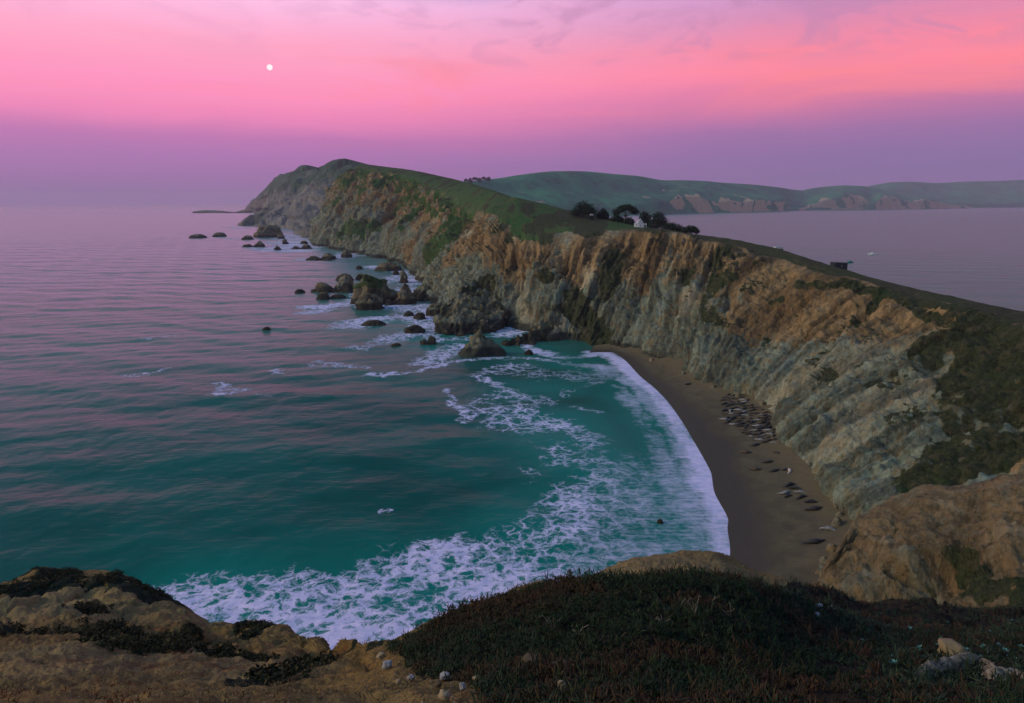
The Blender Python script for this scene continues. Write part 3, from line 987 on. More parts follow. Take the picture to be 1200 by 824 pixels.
def spur():
    rows = []
    for b, e in SPU:
        E = at_y(*e)
        B = at_z(*b)
        d = E - B
        M1 = B + d * np.array((.35, .35, .30))
        M2 = B + d * np.array((.72, .72, .68))
        K1 = E + np.array((6, 7, -2.0))
        K2 = E + np.array((14, 26, 0))
        K2[2] = max(-2, E[2] - 16)
        B0 = B + np.array((-3, -6, -8))
        rows.append([B0, B, M1, M2, E, K1, K2])
    G, S, T = loft(rows, [26, 40, 46, 52, 60, 60, 50], [6, 50, 50, 50, 16, 12])
    N = normals(G)
    if N[..., 2].mean() < 0:
        N = -N
    A = arcs(G)
    h = G[..., 2]
    f = sstep(T, .3, 1.2) * (1 - sstep(T, 4.0, 5.2) * .7)
    gl = ridged(np.stack([(A - h * .9) / 14, (h + A * .3) / 9, A * 0], -1), 4, .55, 400)
    d = f * ((gl - .6) * 3.4 + (fbm(G / 9, 4, .55, 402) - .5) * 4.5 + (fbm(G / 2.2, 4, .6, 404) - .5) * 1.9) * sstep(T, 0, 4) ** .2 * (.35 + .65 * (1 - np.exp(-((T - 4) / .5) ** 2)))
    d = d + f * (crags(G, 5.5, 420, -.8) * .9 + crags(G, 1.3, 421, -.8) * .28) * (.4 + .6 * (1 - np.exp(-((T - 4) / .5) ** 2)))
    G = G + N * d[..., None]
    bv = bvh_of(G)
    sp = lambda *pts: [cast(bv, *p) for p in pts]
    n1 = fbm(G / 6, 4, .55, 406)
    veg = strokes(G, [(sp((1060, 655), (1075, 668)), 1.5, .8), (sp((1050, 690), (1080, 680), (1105, 672)), 3.0, .0), (sp((1120, 660), (1150, 665)), 2.5, .6), (sp((1150, 690), (1195, 690)), 3, .75), (sp((1115, 645), (1140, 650)), 1.6, .7)], .3)
    vegm = sstep(veg + (n1 - .5) * 1.2, .42, .66) * (veg > .02)
    dark = strokes(G, [(sp((1045, 700), (1080, 688), (1108, 675)), 4.2, 1), (sp((1042, 660), (1056, 668)), 1.4, .8)], .5)
    G = G - N * (dark * 4.5)[..., None]
    me = grid_mesh('spur', G, dict(veg=vegm, grass=np.zeros_like(n1), warm=np.clip(.75 + (n1 - .5) * 1.3, 0, 1), bright=gl, pale=sstep(n1, .62, .75) * .4, cav=gl))
    tag(link('rocky_spur_hill', me, cliff_mat('spur_soil', None, (.175, .12, .06), (.155, .14, .09), -5)), kind='structure')
    return bv


SBV = spur()

# ------------------------------------------------------------------ near ground under the camera
GC = {
    # px: [(py, Y) A..F]   A nearest ... F the last skyline before the drop
    -260: [(1000, 2.0), (810, 8), (768, 14), (745, 25), (715, 36), (690, 44)],
    -60: [(1000, 2.0), (806, 8.5), (762, 15), (742, 26), (712, 36), (693, 43)],
    12: [(1000, 2.0), (804, 9), (757, 15), (738, 26), (708, 36), (683, 43)],
    50: [(1000, 2.0), (804, 9), (756, 15), (735, 27), (705, 37), (665, 45)],
    75: [(1000, 2.0), (803, 9), (755, 15), (735, 27), (705, 37), (668, 45)],
    105: [(1000, 2.0), (803, 9), (758, 15), (738, 27), (706, 37), (672, 45)],
    140: [(1000, 2.0), (802, 9), (766, 15), (742, 26), (710, 36), (673, 44)],
    180: [(1000, 2.0), (802, 9), (774, 14), (748, 25), (718, 35), (691, 43)],
    215: [(1000, 2.0), (802, 9), (770, 14), (752, 24), (730, 33), (712, 42)],
    245: [(1000, 2.0), (802, 9), (772, 14), (758, 23), (745, 31), (736, 40)],
    290: [(1000, 2.0), (802, 9), (778, 13.5), (766, 21), (752, 28), (738, 36)],
    335: [(1000, 2.0), (804, 8.5), (780, 12.5), (770, 18), (758, 25), (746, 33)],
    372: [(1000, 2.0), (806, 8), (784, 11), (775, 14.5), (773, 20), (770, 29)],
    415: [(1000, 2.0), (806, 7), (784, 9.5), (772, 11), (762, 13), (758, 15)],
    455: [(1000, 1.9), (804, 6), (784, 7.6), (772, 8.6), (762, 9.8), (756, 11)],
    490: [(1000, 1.8), (804, 5.6), (778, 7.2), (752, 8.6), (748, 10), (752, 12)],
    540: [(1000, 1.8), (802, 5.4), (768, 7.0), (724, 8.8), (724, 10.5), (736, 13)],
    600: [(1000, 1.8), (800, 5.4), (756, 7.0), (702, 9.0), (702, 11), (712, 14)],
    680: [(1000, 1.8), (800, 5.4), (746, 7.0), (687, 9.2), (694, 12), (702, 17)],
    740: [(1000, 1.8), (800, 5.4), (742, 7.0), (682, 9.3), (690, 13), (668, 19)],
    790: [(1000, 1.8), (800, 5.4), (742, 7.1), (681, 9.4), (690, 13), (661, 20)],
    830: [(1000, 1.8), (800, 5.5), (742, 7.2), (681, 9.5), (692, 13), (665, 20.5)],
    862: [(1000, 1.8), (800, 5.6), (744, 7.4), (684, 9.8), (694, 13.5), (679, 21)],
    895: [(1000, 1.8), (800, 5.8), (748, 7.6), (694, 10.2), (700, 14), (692, 21)],
    930: [(1000, 1.9), (802, 6), (752, 8), (706, 11), (708, 15), (697, 21)],
    965: [(1000, 1.9), (802, 6.2), (756, 8.4), (718, 11.5), (716, 16), (706, 23)],
    1010: [(1000, 2.0), (802, 6.4), (762, 8.8), (735, 12), (726, 18), (721, 26)],
    1080: [(1000, 2.0), (804, 6.6), (768, 9), (748, 12.5), (736, 20), (731, 31)],
    1105: [(1000, 2.0), (804, 6.7), (768, 9), (749, 12.5), (737, 20), (735, 33)],
    1160: [(1000, 2.0), (806, 6.8), (768, 9.2), (748, 12.5), (736, 21), (732, 36)],
    1240: [(1000, 2.0), (806, 6.8), (766, 9.2), (742, 12.5), (728, 22), (721, 40)],
    1400: [(1000, 2.0), (800, 7), (750, 9.5), (715, 13), (695, 24), (675, 46)],
    1650: [(1000, 2.2), (780, 8), (735, 11), (700, 15), (680, 28), (655, 52)],
}
BUSH = [(455, 752), (462, 766), (490, 792), (523, 799), (553, 805), (567, 830)]
NEAR = {}


def near_ground():
    pxs = sorted(GC)
    rows = []
    for px in pxs:
        pts = [at_y(px, py, Y) for py, Y in GC[px]]
        F = pts[-1]
        back = np.array(((px - 600) / 800 * 6, -9.0, EYE - 0.9))
        mid = np.array(((px - 600) / 800 * 2.2, 0.0, EYE - 1.55))
        D1 = F * np.array((1.04, 1.06, 0))
        D1[2] = F[2] - max(4, F[1] * .16)
        D2 = F * np.array((1.2, 1.3, 0)) + np.array((0, 16, 0))
        D2[2] = -4
        rows.append([back, mid] + pts + [D1, D2])
    uc = [max(10, int((b - a) * .62)) for a, b in zip(pxs[:-1], pxs[1:])]
    G, S, T = loft(rows, uc, [6, 12, 60, 54, 54, 54, 60, 14, 24])
    N = normals(G)
    if N[..., 2].mean() < 0:
        N = -N
    px = np.interp(S, np.arange(len(pxs)), pxs)
    d = np.linalg.norm(G - np.array((0, 0, EYE)), axis=-1)
    amp = sstep(T, 1.5, 2.5)
    left = 1 - sstep(px, 400, 470)
    lump = (fbm(G / 6, 3, .5, 500) - .5) * 1.1 * sstep(d, 16, 34) + (fbm(G / 2.0, 4, .55, 502) - .5) * 1.0 * sstep(d, 9, 30) + (fbm(G / .7, 4, .6, 504) - .5) * .30 + (fbm(G / .2, 3, .6, 506) - .5) * .08
    terr = (ridged(np.stack([G[..., 0] / 30, G[..., 1] / 30, G[..., 2] / 1.6], -1), 3, .5, 508) - .66) * .7 * sstep(d, 22, 36)
    lump = lump + terr + crags(G, .55, 530) * .06 * sstep(d, 6, 16) + crags(G, 2.2, 531) * .35 * sstep(d, 20, 34)
    G = G + N * (lump * amp * (.35 + .65 * (1 - np.exp(-((T - 7) / .4) ** 2))))[..., None]
    bv = bvh_of(G)
    gp = lambda *pts: [cast(bv, *p) for p in pts]
    n1 = fbm(G / 3, 4, .55, 510)
    n2 = fbm(G / .8, 3, .6, 512)
    scrub = strokes(G, [(gp((35, 690), (50, 672), (75, 680)), 3.2, 1), (gp((95, 680), (130, 677), (165, 688), (190, 700)), 2.6, .95), (gp((10, 698), (30, 688)), 3, .9), (gp((105, 742), (130, 742)), 1.2, .7), (gp((170, 763), (185, 755), (200, 753)), 1.5, .9),
                        (gp((0, 745), (30, 740)), 1.0, .6), (gp((265, 769), (300, 772)), .9, .6), (gp((110, 722), (115, 715)), 1.3, .7), (gp((325, 798), (345, 785), (380, 775)), .9, .6), (gp((405, 775), (440, 765)), .6, .6), (gp((290, 735), (300, 738)), 1.2, .7), (gp((150, 760), (165, 750)), 1.6, .8)], .3)
    low = [cast(bv, *p) for p in BUSH]
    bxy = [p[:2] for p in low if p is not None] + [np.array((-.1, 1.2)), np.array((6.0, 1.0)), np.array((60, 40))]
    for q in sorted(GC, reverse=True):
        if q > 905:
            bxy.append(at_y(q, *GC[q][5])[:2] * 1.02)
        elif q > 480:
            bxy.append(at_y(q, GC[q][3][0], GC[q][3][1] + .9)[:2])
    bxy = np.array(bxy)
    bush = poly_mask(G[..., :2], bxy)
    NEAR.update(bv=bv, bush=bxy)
    veg = np.maximum(sstep(scrub * .85 + (n1 - .5) * 1.3 + (n2 - .5) * 1.1, .45, .72) * (scrub > .02), 0)
    rust = sstep(n1, .60, .72) * sstep(n2, .45, .6)
    sandy = strokes(G, [(gp((20, 710), (60, 705), (90, 712)), 4, 1), (gp((60, 720), (120, 705), (200, 715)), 4, .6), (gp((740, 662), (790, 660), (850, 675)), 3, 1), (gp((200, 770), (240, 762), (300, 785)), 2, .7), (gp((0, 770), (60, 765), (110, 780)), 2, .7), (gp((900, 690), (945, 698)), .8, 1)], .3)
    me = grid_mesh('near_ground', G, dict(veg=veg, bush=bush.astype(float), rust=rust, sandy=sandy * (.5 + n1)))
    m, t = mat_new('headland_soil')
    P = t.n('ShaderNodeNewGeometry').outputs['Position']
    a = t.noise(P, .25, 6, .6)
    b = t.noise(P, 1.6, 7, .65)
    c = t.noise(P, 9.0, 5, .7)
    pb = t.n('ShaderNodeTexVoronoi', {'Vector': P, 'Scale': 14.0}).outputs['Distance']
    s = t.mix(t.step(b, .3, .7), (.12, .080, .028, 1), (.27, .180, .062, 1))
    s = t.mix(t.step(a, .45, .65), s, (.28, .16, .05, 1))
    s = t.mix(t.math('MULTIPLY', t.attr('sandy'), .55), s, (.34, .25, .12, 1))
    s = t.mix(t.step(c, .50, .68), s, (.12, .08, .04, 1))
    s = t.mix(t.math('MULTIPLY', t.step(t.noise(P, 4.0, 6, .7), .56, .66), .8), s, (.10, .062, .03, 1))
    s = t.mix(t.step(pb, .22, .10), s, (.36, .29, .2, 1))
    s = t.mix(t.math('MULTIPLY', t.attr('rust'), .55), s, (.19, .06, .022, 1))
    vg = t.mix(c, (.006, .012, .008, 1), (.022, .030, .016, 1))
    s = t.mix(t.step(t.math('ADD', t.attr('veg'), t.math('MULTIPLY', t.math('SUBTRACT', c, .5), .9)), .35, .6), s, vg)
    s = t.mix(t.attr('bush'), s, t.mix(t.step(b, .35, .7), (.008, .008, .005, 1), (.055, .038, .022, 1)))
    hgt = t.math('ADD', b, t.math('ADD', t.math('MULTIPLY', c, .25), t.math('MULTIPLY', t.step(pb, .0, .25, .2, 0), .5)))
    hgt = t.math('ADD', hgt, t.math('MULTIPLY', t.noise(P, 4.0, 6, .7), .8))
    finish(t, s, .95, hgt, .14, 1.0, .15)
    tag(link('near_ground', me, m), kind='structure')


def poly_mask(XY, poly):
    x, y = XY[..., 0], XY[..., 1]
    ins = np.zeros(x.shape, bool)
    n = len(poly)
    for i in range(n):
        x1, y1 = poly[i]
        x2, y2 = poly[(i + 1) % n]
        if y1 == y2:
            continue
        c = ((y1 > y) != (y2 > y)) & (x < (x2 - x1) * (y - y1) / (y2 - y1) + x1)
        ins ^= c
    return ins


near_ground()


# ------------------------------------------------------------------ sea haze
def haze():
    bm = bmesh.new()
    bmesh.ops.create_cube(bm, size=1.0)
    for v in bm.verts:
        v.co = Vector((v.co.x * 62000, v.co.y * 62000, -12 if v.co.z < 0 else 420))
    me = bpy.data.meshes.new('haze')
    bm.to_mesh(me)
    bm.free()
    m, t = mat_new('haze')
    v = t.n('ShaderNodeVolumePrincipled')
    v.inputs['Color'].default_value = (.97, .70, .96, 1)
    v.inputs['Density'].default_value = HAZE
    v.inputs['Anisotropy'].default_value = 0.0
    t.n('ShaderNodeOutputMaterial', {'Volume': v})
    o = link('haze', me, m)
    tag(o, kind='stuff')


HAZE = 0.00005
haze()

# ------------------------------------------------------------------ ribs of rock at the foot of the cliff
cliff_mat('foot_rock', None, (.19, .135, .065), (.165, .16, .10), 6.5)


def rib(name, crest, left, right, seed):
    C_ = [at_y(*p) for p in crest]
    Lf = [at_y(p[0], p[1], c[1] - 2) for p, c in zip(left, C_)]
    Rf = [at_y(p[0], p[1], c[1] - 4) for p, c in zip(right, C_)]
    rows = []
    for c, l, r in zip(C_, Lf, Rf):
        l0, r0 = l.copy(), r.copy()
        l0[2] = min(l[2] - 6, -3)
        r0[2] = min(r[2] - 6, -3)
        l0[1] += 5
        rows.append([l0, l, (l + c) / 2 + np.array((0, 0, .6)), c, (r + c) / 2 + np.array((0, -.5, .6)), r, r0])
    G, S, T = loft(rows, [22] * (len(rows) - 1), [6, 12, 16, 18, 20, 8])
    N = normals(G)
    if N[..., 2].mean() < 0:
        N = -N
    gl = ridged(np.stack([G[..., 0] / 7, G[..., 1] / 14, G[..., 2] / 16], -1), 4, .55, seed)
    G = G + N * ((gl - .6) * 4.2 + (fbm(G / 5, 4, .6, seed + 2) - .5) * 4.0 + (fbm(G / 1.5, 3, .6, seed + 4) - .5) * 1.0 + crags(G, 4.0, seed + 7) * 2.2)[..., None]
    n1 = fbm(G / 5, 4, .55, seed + 5)
    z0 = np.zeros_like(n1)
    me = grid_mesh(name, G, dict(veg=sstep(n1 + G[..., 2] / 90, .64, .80) * .8, grass=z0, warm=np.clip(.25 + (n1 - .45) * 2.0, 0, .9), bright=gl, pale=sstep(n1, .55, .7) * .4))
    tag(link(name, me, bpy.data.materials['foot_rock']), kind='structure')


rib('cliff_foot_hill', [(591, 406, 335), (606, 396, 339), (622, 388, 345), (638, 374, 353), (655, 353, 367), (674, 332, 388)],
    [(589, 408), (598, 401), (612, 394), (626, 387), (646, 365), (668, 340)], [(597, 409), (628, 411), (660, 420), (688, 417), (698, 395), (694, 360)], 600)
rib('cliff_foot_hill', [(530, 391, 361), (540, 376, 368), (548, 364, 380), (558, 348, 400), (568, 332, 428)],
    [(525, 393), (509, 384), (514, 366), (535, 345), (560, 325)], [(536, 395), (560, 391), (584, 382), (590, 360), (590, 335)], 620)
rib('cliff_foot_hill', [(478, 351, 495), (490, 345, 500), (500, 338, 515), (510, 328, 540)],
    [(476, 352), (480, 348), (488, 342), (500, 332)], [(482, 354), (506, 353), (516, 348), (520, 338)], 640)

# ------------------------------------------------------------------ rocks standing in the sea
RK = [
    # left px, right px, top px, foot px, shape, label
    (413, 468, 321, 357, 'stack', 'big sea stack with an olive mossy top, largest rock off the cliff'),
    (418, 447, 345, 363, 'dome', 'rounded brown boulder leaning against the front of the big mossy stack'),
    (463, 487, 330, 357, 'cone', 'tan cone-shaped rock just right of the big mossy stack'),
    (467, 480, 316, 332, 'cone', 'small narrow pinnacle standing behind the tan cone-shaped rock'),
    (368, 418, 323, 343, 'double', 'long dark two-humped rock on the seaward side of the mossy stack'),
    (371, 387, 343, 351, 'flat', 'low jagged dark rock in front of the long two-humped rock'),
    (387, 405, 345, 350, 'flat', 'flat wet ledge between the two-humped rock and the brown boulder'),
    (346, 357, 339, 343.5, 'flat', 'small flat dark rock alone to seaward of the two-humped rock'),
    (394, 414, 321, 329, 'flat', 'flat black rock lying directly behind the two-humped rock'),
    (417, 425, 311.5, 316, 'flat', 'tiny black rock in open water beyond the mossy stack'),
    (417, 427, 321, 328, 'dome', 'small dark knob touching the far side of the mossy stack'),
    (440, 472, 308, 318, 'flat', 'broad dark shelf of rock along the cliff foot behind the mossy stack'),
    (460, 468, 317, 322, 'flat', 'little dark rock in front of the broad cliff-foot shelf'),
    (498, 522, 356, 371, 'dome', 'rounded brown rock in foam, nearest the grey cliff rib'),
    (486, 499, 366, 375, 'dome', 'small blunt rock beside the rounded brown rock in foam'),
    (473, 486, 365, 371, 'flat', 'low black rock in a foam patch, seaward of two blunt brown rocks'),
    (424, 452, 375, 382, 'flat', 'long flat black rock awash in front of the brown boulder'),
    (474, 497, 381, 391, 'dome', 'low humped black rock in streaky foam below the blunt rocks'),
    (490, 512, 393, 405, 'knobby', 'knobby three-lobed black rock seaward of the grey pyramid rock'),
    (457, 471, 402, 406.5, 'flat', 'thin dark rock barely awash next to the long foam line'),
    (538, 589, 385, 419, 'pyramid', 'big ridged grey pyramid rock at the mouth of the foaming inlet'),
    (615, 625, 410, 416, 'dome', 'small dark rock in foam at the tip of the pale cliff rib'),
    (452, 461, 351, 358, 'dome', 'small dark rock in the gap between boulder and tan cone-shaped rock'),
    (223, 241, 275, 279.2, 'flat', 'low dark reef rock farthest out to sea, leftmost of all'),
    (250, 264.5, 273, 277.5, 'flat', 'second low reef rock out at sea, next to the farthest one'),
    (284, 297, 276.5, 281, 'flat', 'small reef rock at the edge of the far foam patch'),
    (286, 310, 283, 290, 'double', 'long low black rock at the outer edge of the far foam patch'),
    (301, 329, 265, 278, 'dome', 'largest far rock, yellowish brown, below the distant promontory'),
    (326, 333, 274, 280, 'dome', 'small dark knob beside the yellowish far rock'),
    (330, 338, 279, 286.5, 'cone', 'pointed black rock in the middle of the far foam patch'),
    (321, 329, 287, 293.5, 'cone', 'small pointed black rock on the near edge of the far foam patch'),
    (342, 365, 286, 292, 'double', 'ragged low rock between the far foam patch and the headland'),
    (359, 396, 296.5, 305, 'double', 'long ragged black reef with a rim of foam below the far slopes'),
    (400, 412.5, 294, 302, 'dome', 'dark rock between the ragged black reef and the cliff foot'),
    (308.5, 317, 383, 387, 'dome', 'lone small black rock in open water far from the others'),
    (770, 777, 608, 614, 'dome', 'small dark rock in the foam webs near the beach surf'),
    (352, 361, 282.5, 286, 'flat', 'tiny dark rock in the far foam close under the headland'),
]


def rock_mesh(name, W, D, H, shape, seed, res=(72, 34)):
    th = np.linspace(0, 2 * math.pi, res[0] + 1)[:-1]
    rho = np.linspace(0, 1.25, res[1])
    RH, TH = np.meshgrid(rho, th, indexing='ij')
    c = np.stack([np.cos(TH), np.sin(TH)], -1)
    lobe = 0.74 + .52 * fbm(np.stack([c[..., 0] * 1.6, c[..., 1] * 1.6, TH * 0 + seed], -1), 3, .6, seed)
    x, y = RH * c[..., 0] * lobe, RH * c[..., 1] * lobe
    k = np.clip(1 - RH, -.4, 1)
    if shape == 'cone':
        z = np.where(k > 0, k ** 1.05, k * 1.5)
    elif shape == 'pyramid':
        z = np.where(k > 0, k ** .9, k * 1.5)
        z = z * (1 - .25 * x)
        y = y - .1 * z
    elif shape == 'flat':
        z = np.where(k > 0, 1 - (1 - k) ** 3, k * 3)
    elif shape == 'double':
        a = np.exp(-(((x - .42) / .42) ** 2 + (y / .7) ** 2))
        b = .62 * np.exp(-(((x + .5) / .42) ** 2 + (y / .6) ** 2))
        z = np.maximum(a, b) * np.clip(k * 4, -1, 1) - .08
    elif shape == 'knobby':
        z = np.maximum.reduce([h * np.exp(-(((x - a) / w) ** 2 + ((y - b) / w) ** 2)) for a, b, w, h in ((.35, .1, .35, 1), (-.3, -.1, .32, .7), (.62, -.1, .28, .85), (-.7, .1, .3, .5))]) * np.clip(k * 4, -1, 1) - .05
    elif shape == 'stack':
        z = np.where(k > 0, (1 - (1 - k) ** 2.6), k * 3)
        z = z * (1 - .38 * np.clip(x + .1, -1, 1)) * .9
    else:
        z = np.where(k > 0, np.sqrt(np.clip(1 - (1 - k) ** 2, 0, 1)), k * 2.5)
    P = np.stack([x * W / 2, y * D / 2, z * H], -1)
    s = max(W * .5, H)
    Q = P / s + seed * 3.1
    N = normals(P)
    if N[..., 2].mean() < 0:
        N = -N
    r = ridged(Q * 2.2, 4, .55, seed)
    off = (r - .62) * .30 * s + (fbm(Q * 5, 4, .6, seed + 3) - .5) * .2 * s
    off = off + crags(Q * 6, 2.2, seed + 30, .3) * .13 * s
    off = off * np.clip(RH * 3, .3, 1) * (0.5 if shape == 'flat' else 1)
    P = P + np.stack([x * 0 + c[..., 0] * off, c[..., 1] * off, off * .6 * (H / s)], -1)
    nr, nt = RH.shape
    idx = np.arange(nr * nt).reshape(nr, nt)
    nx = np.roll(idx, -1, 1)
    q = np.stack([idx[:-1], idx[1:], nx[1:], nx[:-1]], -1).reshape(-1, 4)
    e1, e2 = P[1:] - P[:-1], np.roll(P, -1, 1)[:-1] - P[:-1]
    if np.cross(e1, e2)[..., 2].sum() < 0:
        q = q[:, ::-1]
    n1 = fbm(Q * 2.5, 4, .6, seed + 9)
    moss = (sstep(P[..., 2] / H + (n1 - .5) * 1.0, .5, .75) if shape == 'stack' else np.zeros_like(n1))
    return raw_mesh(name, P.reshape(-1, 3), q, None, dict(veg=moss * .0, grass=moss * .95, warm=np.clip(.5 + (n1 - .5) * 1.6 - (.7 if shape == 'pyramid' else 0), 0, 1), bright=r, pale=sstep(n1, .6, .75) * .3))


cliff_mat('sea_rock_stone', None, (.15, .105, .05), (.15, .15, .105), 5.0)
for i, (x0, x1, yt, yb, shp, lab) in enumerate(RK):
    foot = at_z((x0 + x1) / 2, yb, 0.0)
    mpp = np.linalg.norm(foot - np.array((0, 0, EYE))) / 800 * .985
    W = (x1 - x0) * mpp
    dep = math.atan2(EYE, np.linalg.norm(foot[:2]))
    D = W * (.75 if shp != 'flat' else .8)
    Hh = max((yb - yt) * mpp - D * .45 * math.sin(dep), (yb - yt) * mpp * .45)
    c = foot * (1 + D * .42 / np.linalg.norm(foot[:2]))
    c[2] = 0
    me = rock_mesh('sea_rock', W * 1.04, D, Hh * 1.06, shp, 700 + i * 13, (72, 34) if W * 800 / mpp > 12 else (48, 22))
    o = link('sea_rock', me, bpy.data.materials['sea_rock_stone'])
    o.location = (c[0], c[1], -.1)
    o.rotation_euler.z = -math.atan2(c[0], c[1])
    tag(o, lab, 'rock', 'rocks standing in the sea')


# reef under the far headland
def far_reef():
    a, b = at_z(256, 250.5, 0), at_z(298, 248.5, 0)
    L = np.linalg.norm(b - a)
    me = rock_mesh('sea_reef', L, L * .35, 34, 'double', 1291)
    o = link('sea_reef', me, bpy.data.materials['sea_rock_stone'])
    m = (a + b) / 2
    o.location = (m[0], m[1], -1)
    tag(o, 'long low dark reef running out from the hazy distant headland', 'reef')


far_reef()


# fallen blocks along the cliff foot behind the beach
def talus():
    r = random.Random(77)
    meshes = [rock_mesh('fallen_rock', 1.6, 1.3, .95, ('dome', 'pyramid', 'flat')[k], 1500 + 40 * k, (28, 12)) for k in range(3)]
    for me in meshes:
        me.materials.append(bpy.data.materials['sea_rock_stone_dry'])
    spots_ = [(762, 416), (775, 424), (800, 434), (812, 441), (826, 446), (838, 454), (868, 462), (884, 470), (893, 476), (914, 487), (917, 499), (918, 511), (922, 519), (931, 528), (938, 536), (947, 545), (953, 553), (960, 560), (966, 567), (972, 575), (978, 584), (983, 592), (985, 601), (984, 611), (975, 640), (967, 652), (962, 664)]
    for i, (x, y) in enumerate(spots_):
        p = at_z(x + r.uniform(-3, 3), y + r.uniform(0, 3), 4.0)
        z = down(BBV, p[0], p[1])
        if z is None:
            continue
        o = bpy.data.objects.new('fallen_rock', meshes[i % 3])
        COL.objects.link(o)
        o.location = (p[0], p[1], z - .12)
        o.rotation_euler = (0, 0, r.uniform(0, 6))
        k = r.uniform(.6, 1.7)
        o.scale = (k, k, k * r.uniform(.8, 1.3))
        tag(o, 'fallen grey block of rock on the sand along the cliff foot', 'rock', 'fallen rocks along the cliff foot')


cliff_mat('sea_rock_stone_dry', None, (.17, .125, .07), (.16, .165, .12), -5)
talus()

# ------------------------------------------------------------------ elephant seals on the beach
def seal_mesh(bend, head_up, seed):
    """one continuous skin: nose, head, neck, thick body, tail, split hind flippers and two fore flippers"""
    r = random.Random(seed)
    ns, nr = 22, 12
    t = np.linspace(0, 1, ns)
    prof = np.interp(t, [0, .03, .07, .12, .19, .28, .42, .58, .74, .86, .93, 1.0], [.02, .085, .125, .15, .165, .235, .30, .275, .185, .10, .07, .03])
    wid = np.interp(t, [0, .07, .2, .42, .7, .88, .95, 1.0], [1, .95, 1.0, 1.12, 1.15, 1.3, 2.6, 3.2])
    hgt = np.interp(t, [0, .2, .42, .7, .88, .95, 1.0], [1, 1.0, .92, .85, .7, .35, .2])
    xs = (t - .45) * 3.2
    side = bend * (t - .45) ** 2 * 1.5 + .12 * np.sin(t * 6 + seed)
    verts = []
    for i in range(ns):
        zc = prof[i] * hgt[i] * .92 + head_up * max(0, .25 - t[i]) * 2.2
        for k in range(nr):
            a = 2 * math.pi * k / nr
            s_, c_ = math.sin(a), math.cos(a)
            zz = prof[i] * hgt[i] * s_
            if s_ < 0:
                zz *= .85
            notch = 1.0 if t[i] < .93 else (.55 + .45 * abs(c_))
            verts.append((-xs[i] * notch if False else -xs[i], side[i] + prof[i] * wid[i] * c_, zc + zz))
    quads = [(i * nr + k, i * nr + (k + 1) % nr, (i + 1) * nr + (k + 1) % nr, (i + 1) * nr + k) for i in range(ns - 1) for k in range(nr)]
    bm = bmesh.new()
    bv = [bm.verts.new(v) for v in verts]
    for q in quads:
        bm.faces.new([bv[j] for j in q])
    bm.faces.new([bv[k] for k in range(nr)][::-1])
    bm.faces.new([bv[(ns - 1) * nr + k] for k in range(nr)])
    bm.normal_update()
    # fore flippers drawn out of the flanks
    bm.faces.ensure_lookup_table()
    for sgn in (1, -1):
        best = max((f for f in bm.faces if abs(f.calc_center_median().x - .45) < .25), key=lambda f: f.normal.y * sgn - abs(f.calc_center_median().z - .14) * 2)
        for step, (dx, dy, dz, sc) in enumerate(((-.05, .16, -.05, .8), (-.14, .20, -.07, .75), (-.16, .12, -.03, .5))):
            res = bmesh.ops.extrude_discrete_faces(bm, faces=[best])
            nf = res['faces'][0]
            c = nf.calc_center_median()
            for v in nf.verts:
                v.co = c + (v.co - c) * sc + Vector((dx, dy * sgn, dz))
            best = nf
    bmesh.ops.recalc_face_normals(bm, faces=bm.faces)
    me = bpy.data.meshes.new('elephant_seal')
    bm.to_mesh(me)
    bm.free()
    me.shade_smooth()
    return me


def seal_mats():
    out = []
    for nm, a, b in (('dark_hide', (.022, .020, .018), (.05, .044, .036)), ('brown_hide', (.05, .037, .024), (.095, .068, .042)), ('silver_hide', (.17, .17, .16), (.30, .29, .27)), ('pale_hide', (.48, .36, .32), (.62, .48, .43))):
        m, t = mat_new(nm)
        o = t.n('ShaderNodeTexCoord').outputs['Object']
        n = t.noise(o, 2.2, 5, .6)
        finish(t, t.mix(t.step(n, .35, .65), a + (1,), b + (1,)), .5, n, .03, .5, .35)
        out.append(m)
    return out


SM = seal_mats()
SEALM = {}
SEALS = []


def put_seal(px, py, size, kind, bend_i, yaw, label, group):
    p = at_z(px, py, 3.0)
    z = down(BBV, p[0], p[1])
    if z is None:
        return
    for _ in range(3):
        p = at_z(px, py, z)
        zz = down(BBV, p[0], p[1])
        z = zz if zz is not None else z
    key = (bend_i, kind)
    if key not in SEALM:
        me = seal_mesh((-.9, .5, .0, 1.1)[bend_i], (.0, .05, .28, .0)[bend_i], bend_i)
        me.materials.append(SM[kind])
        SEALM[key] = me
        o = bpy.data.objects.new('elephant_seal', me)
    else:
        o = SEALS[0].copy()
        o.data = SEALM[key]
        o.name = 'elephant_seal'
    COL.objects.link(o)
    o.location = (p[0], p[1], z - .04)
    o.rotation_euler = (0, 0, yaw)
    o.scale = (size * 1.12, size * 1.4, size * 1.4)
    tag(o, label, 'seal', group)
    SEALS.append(o)


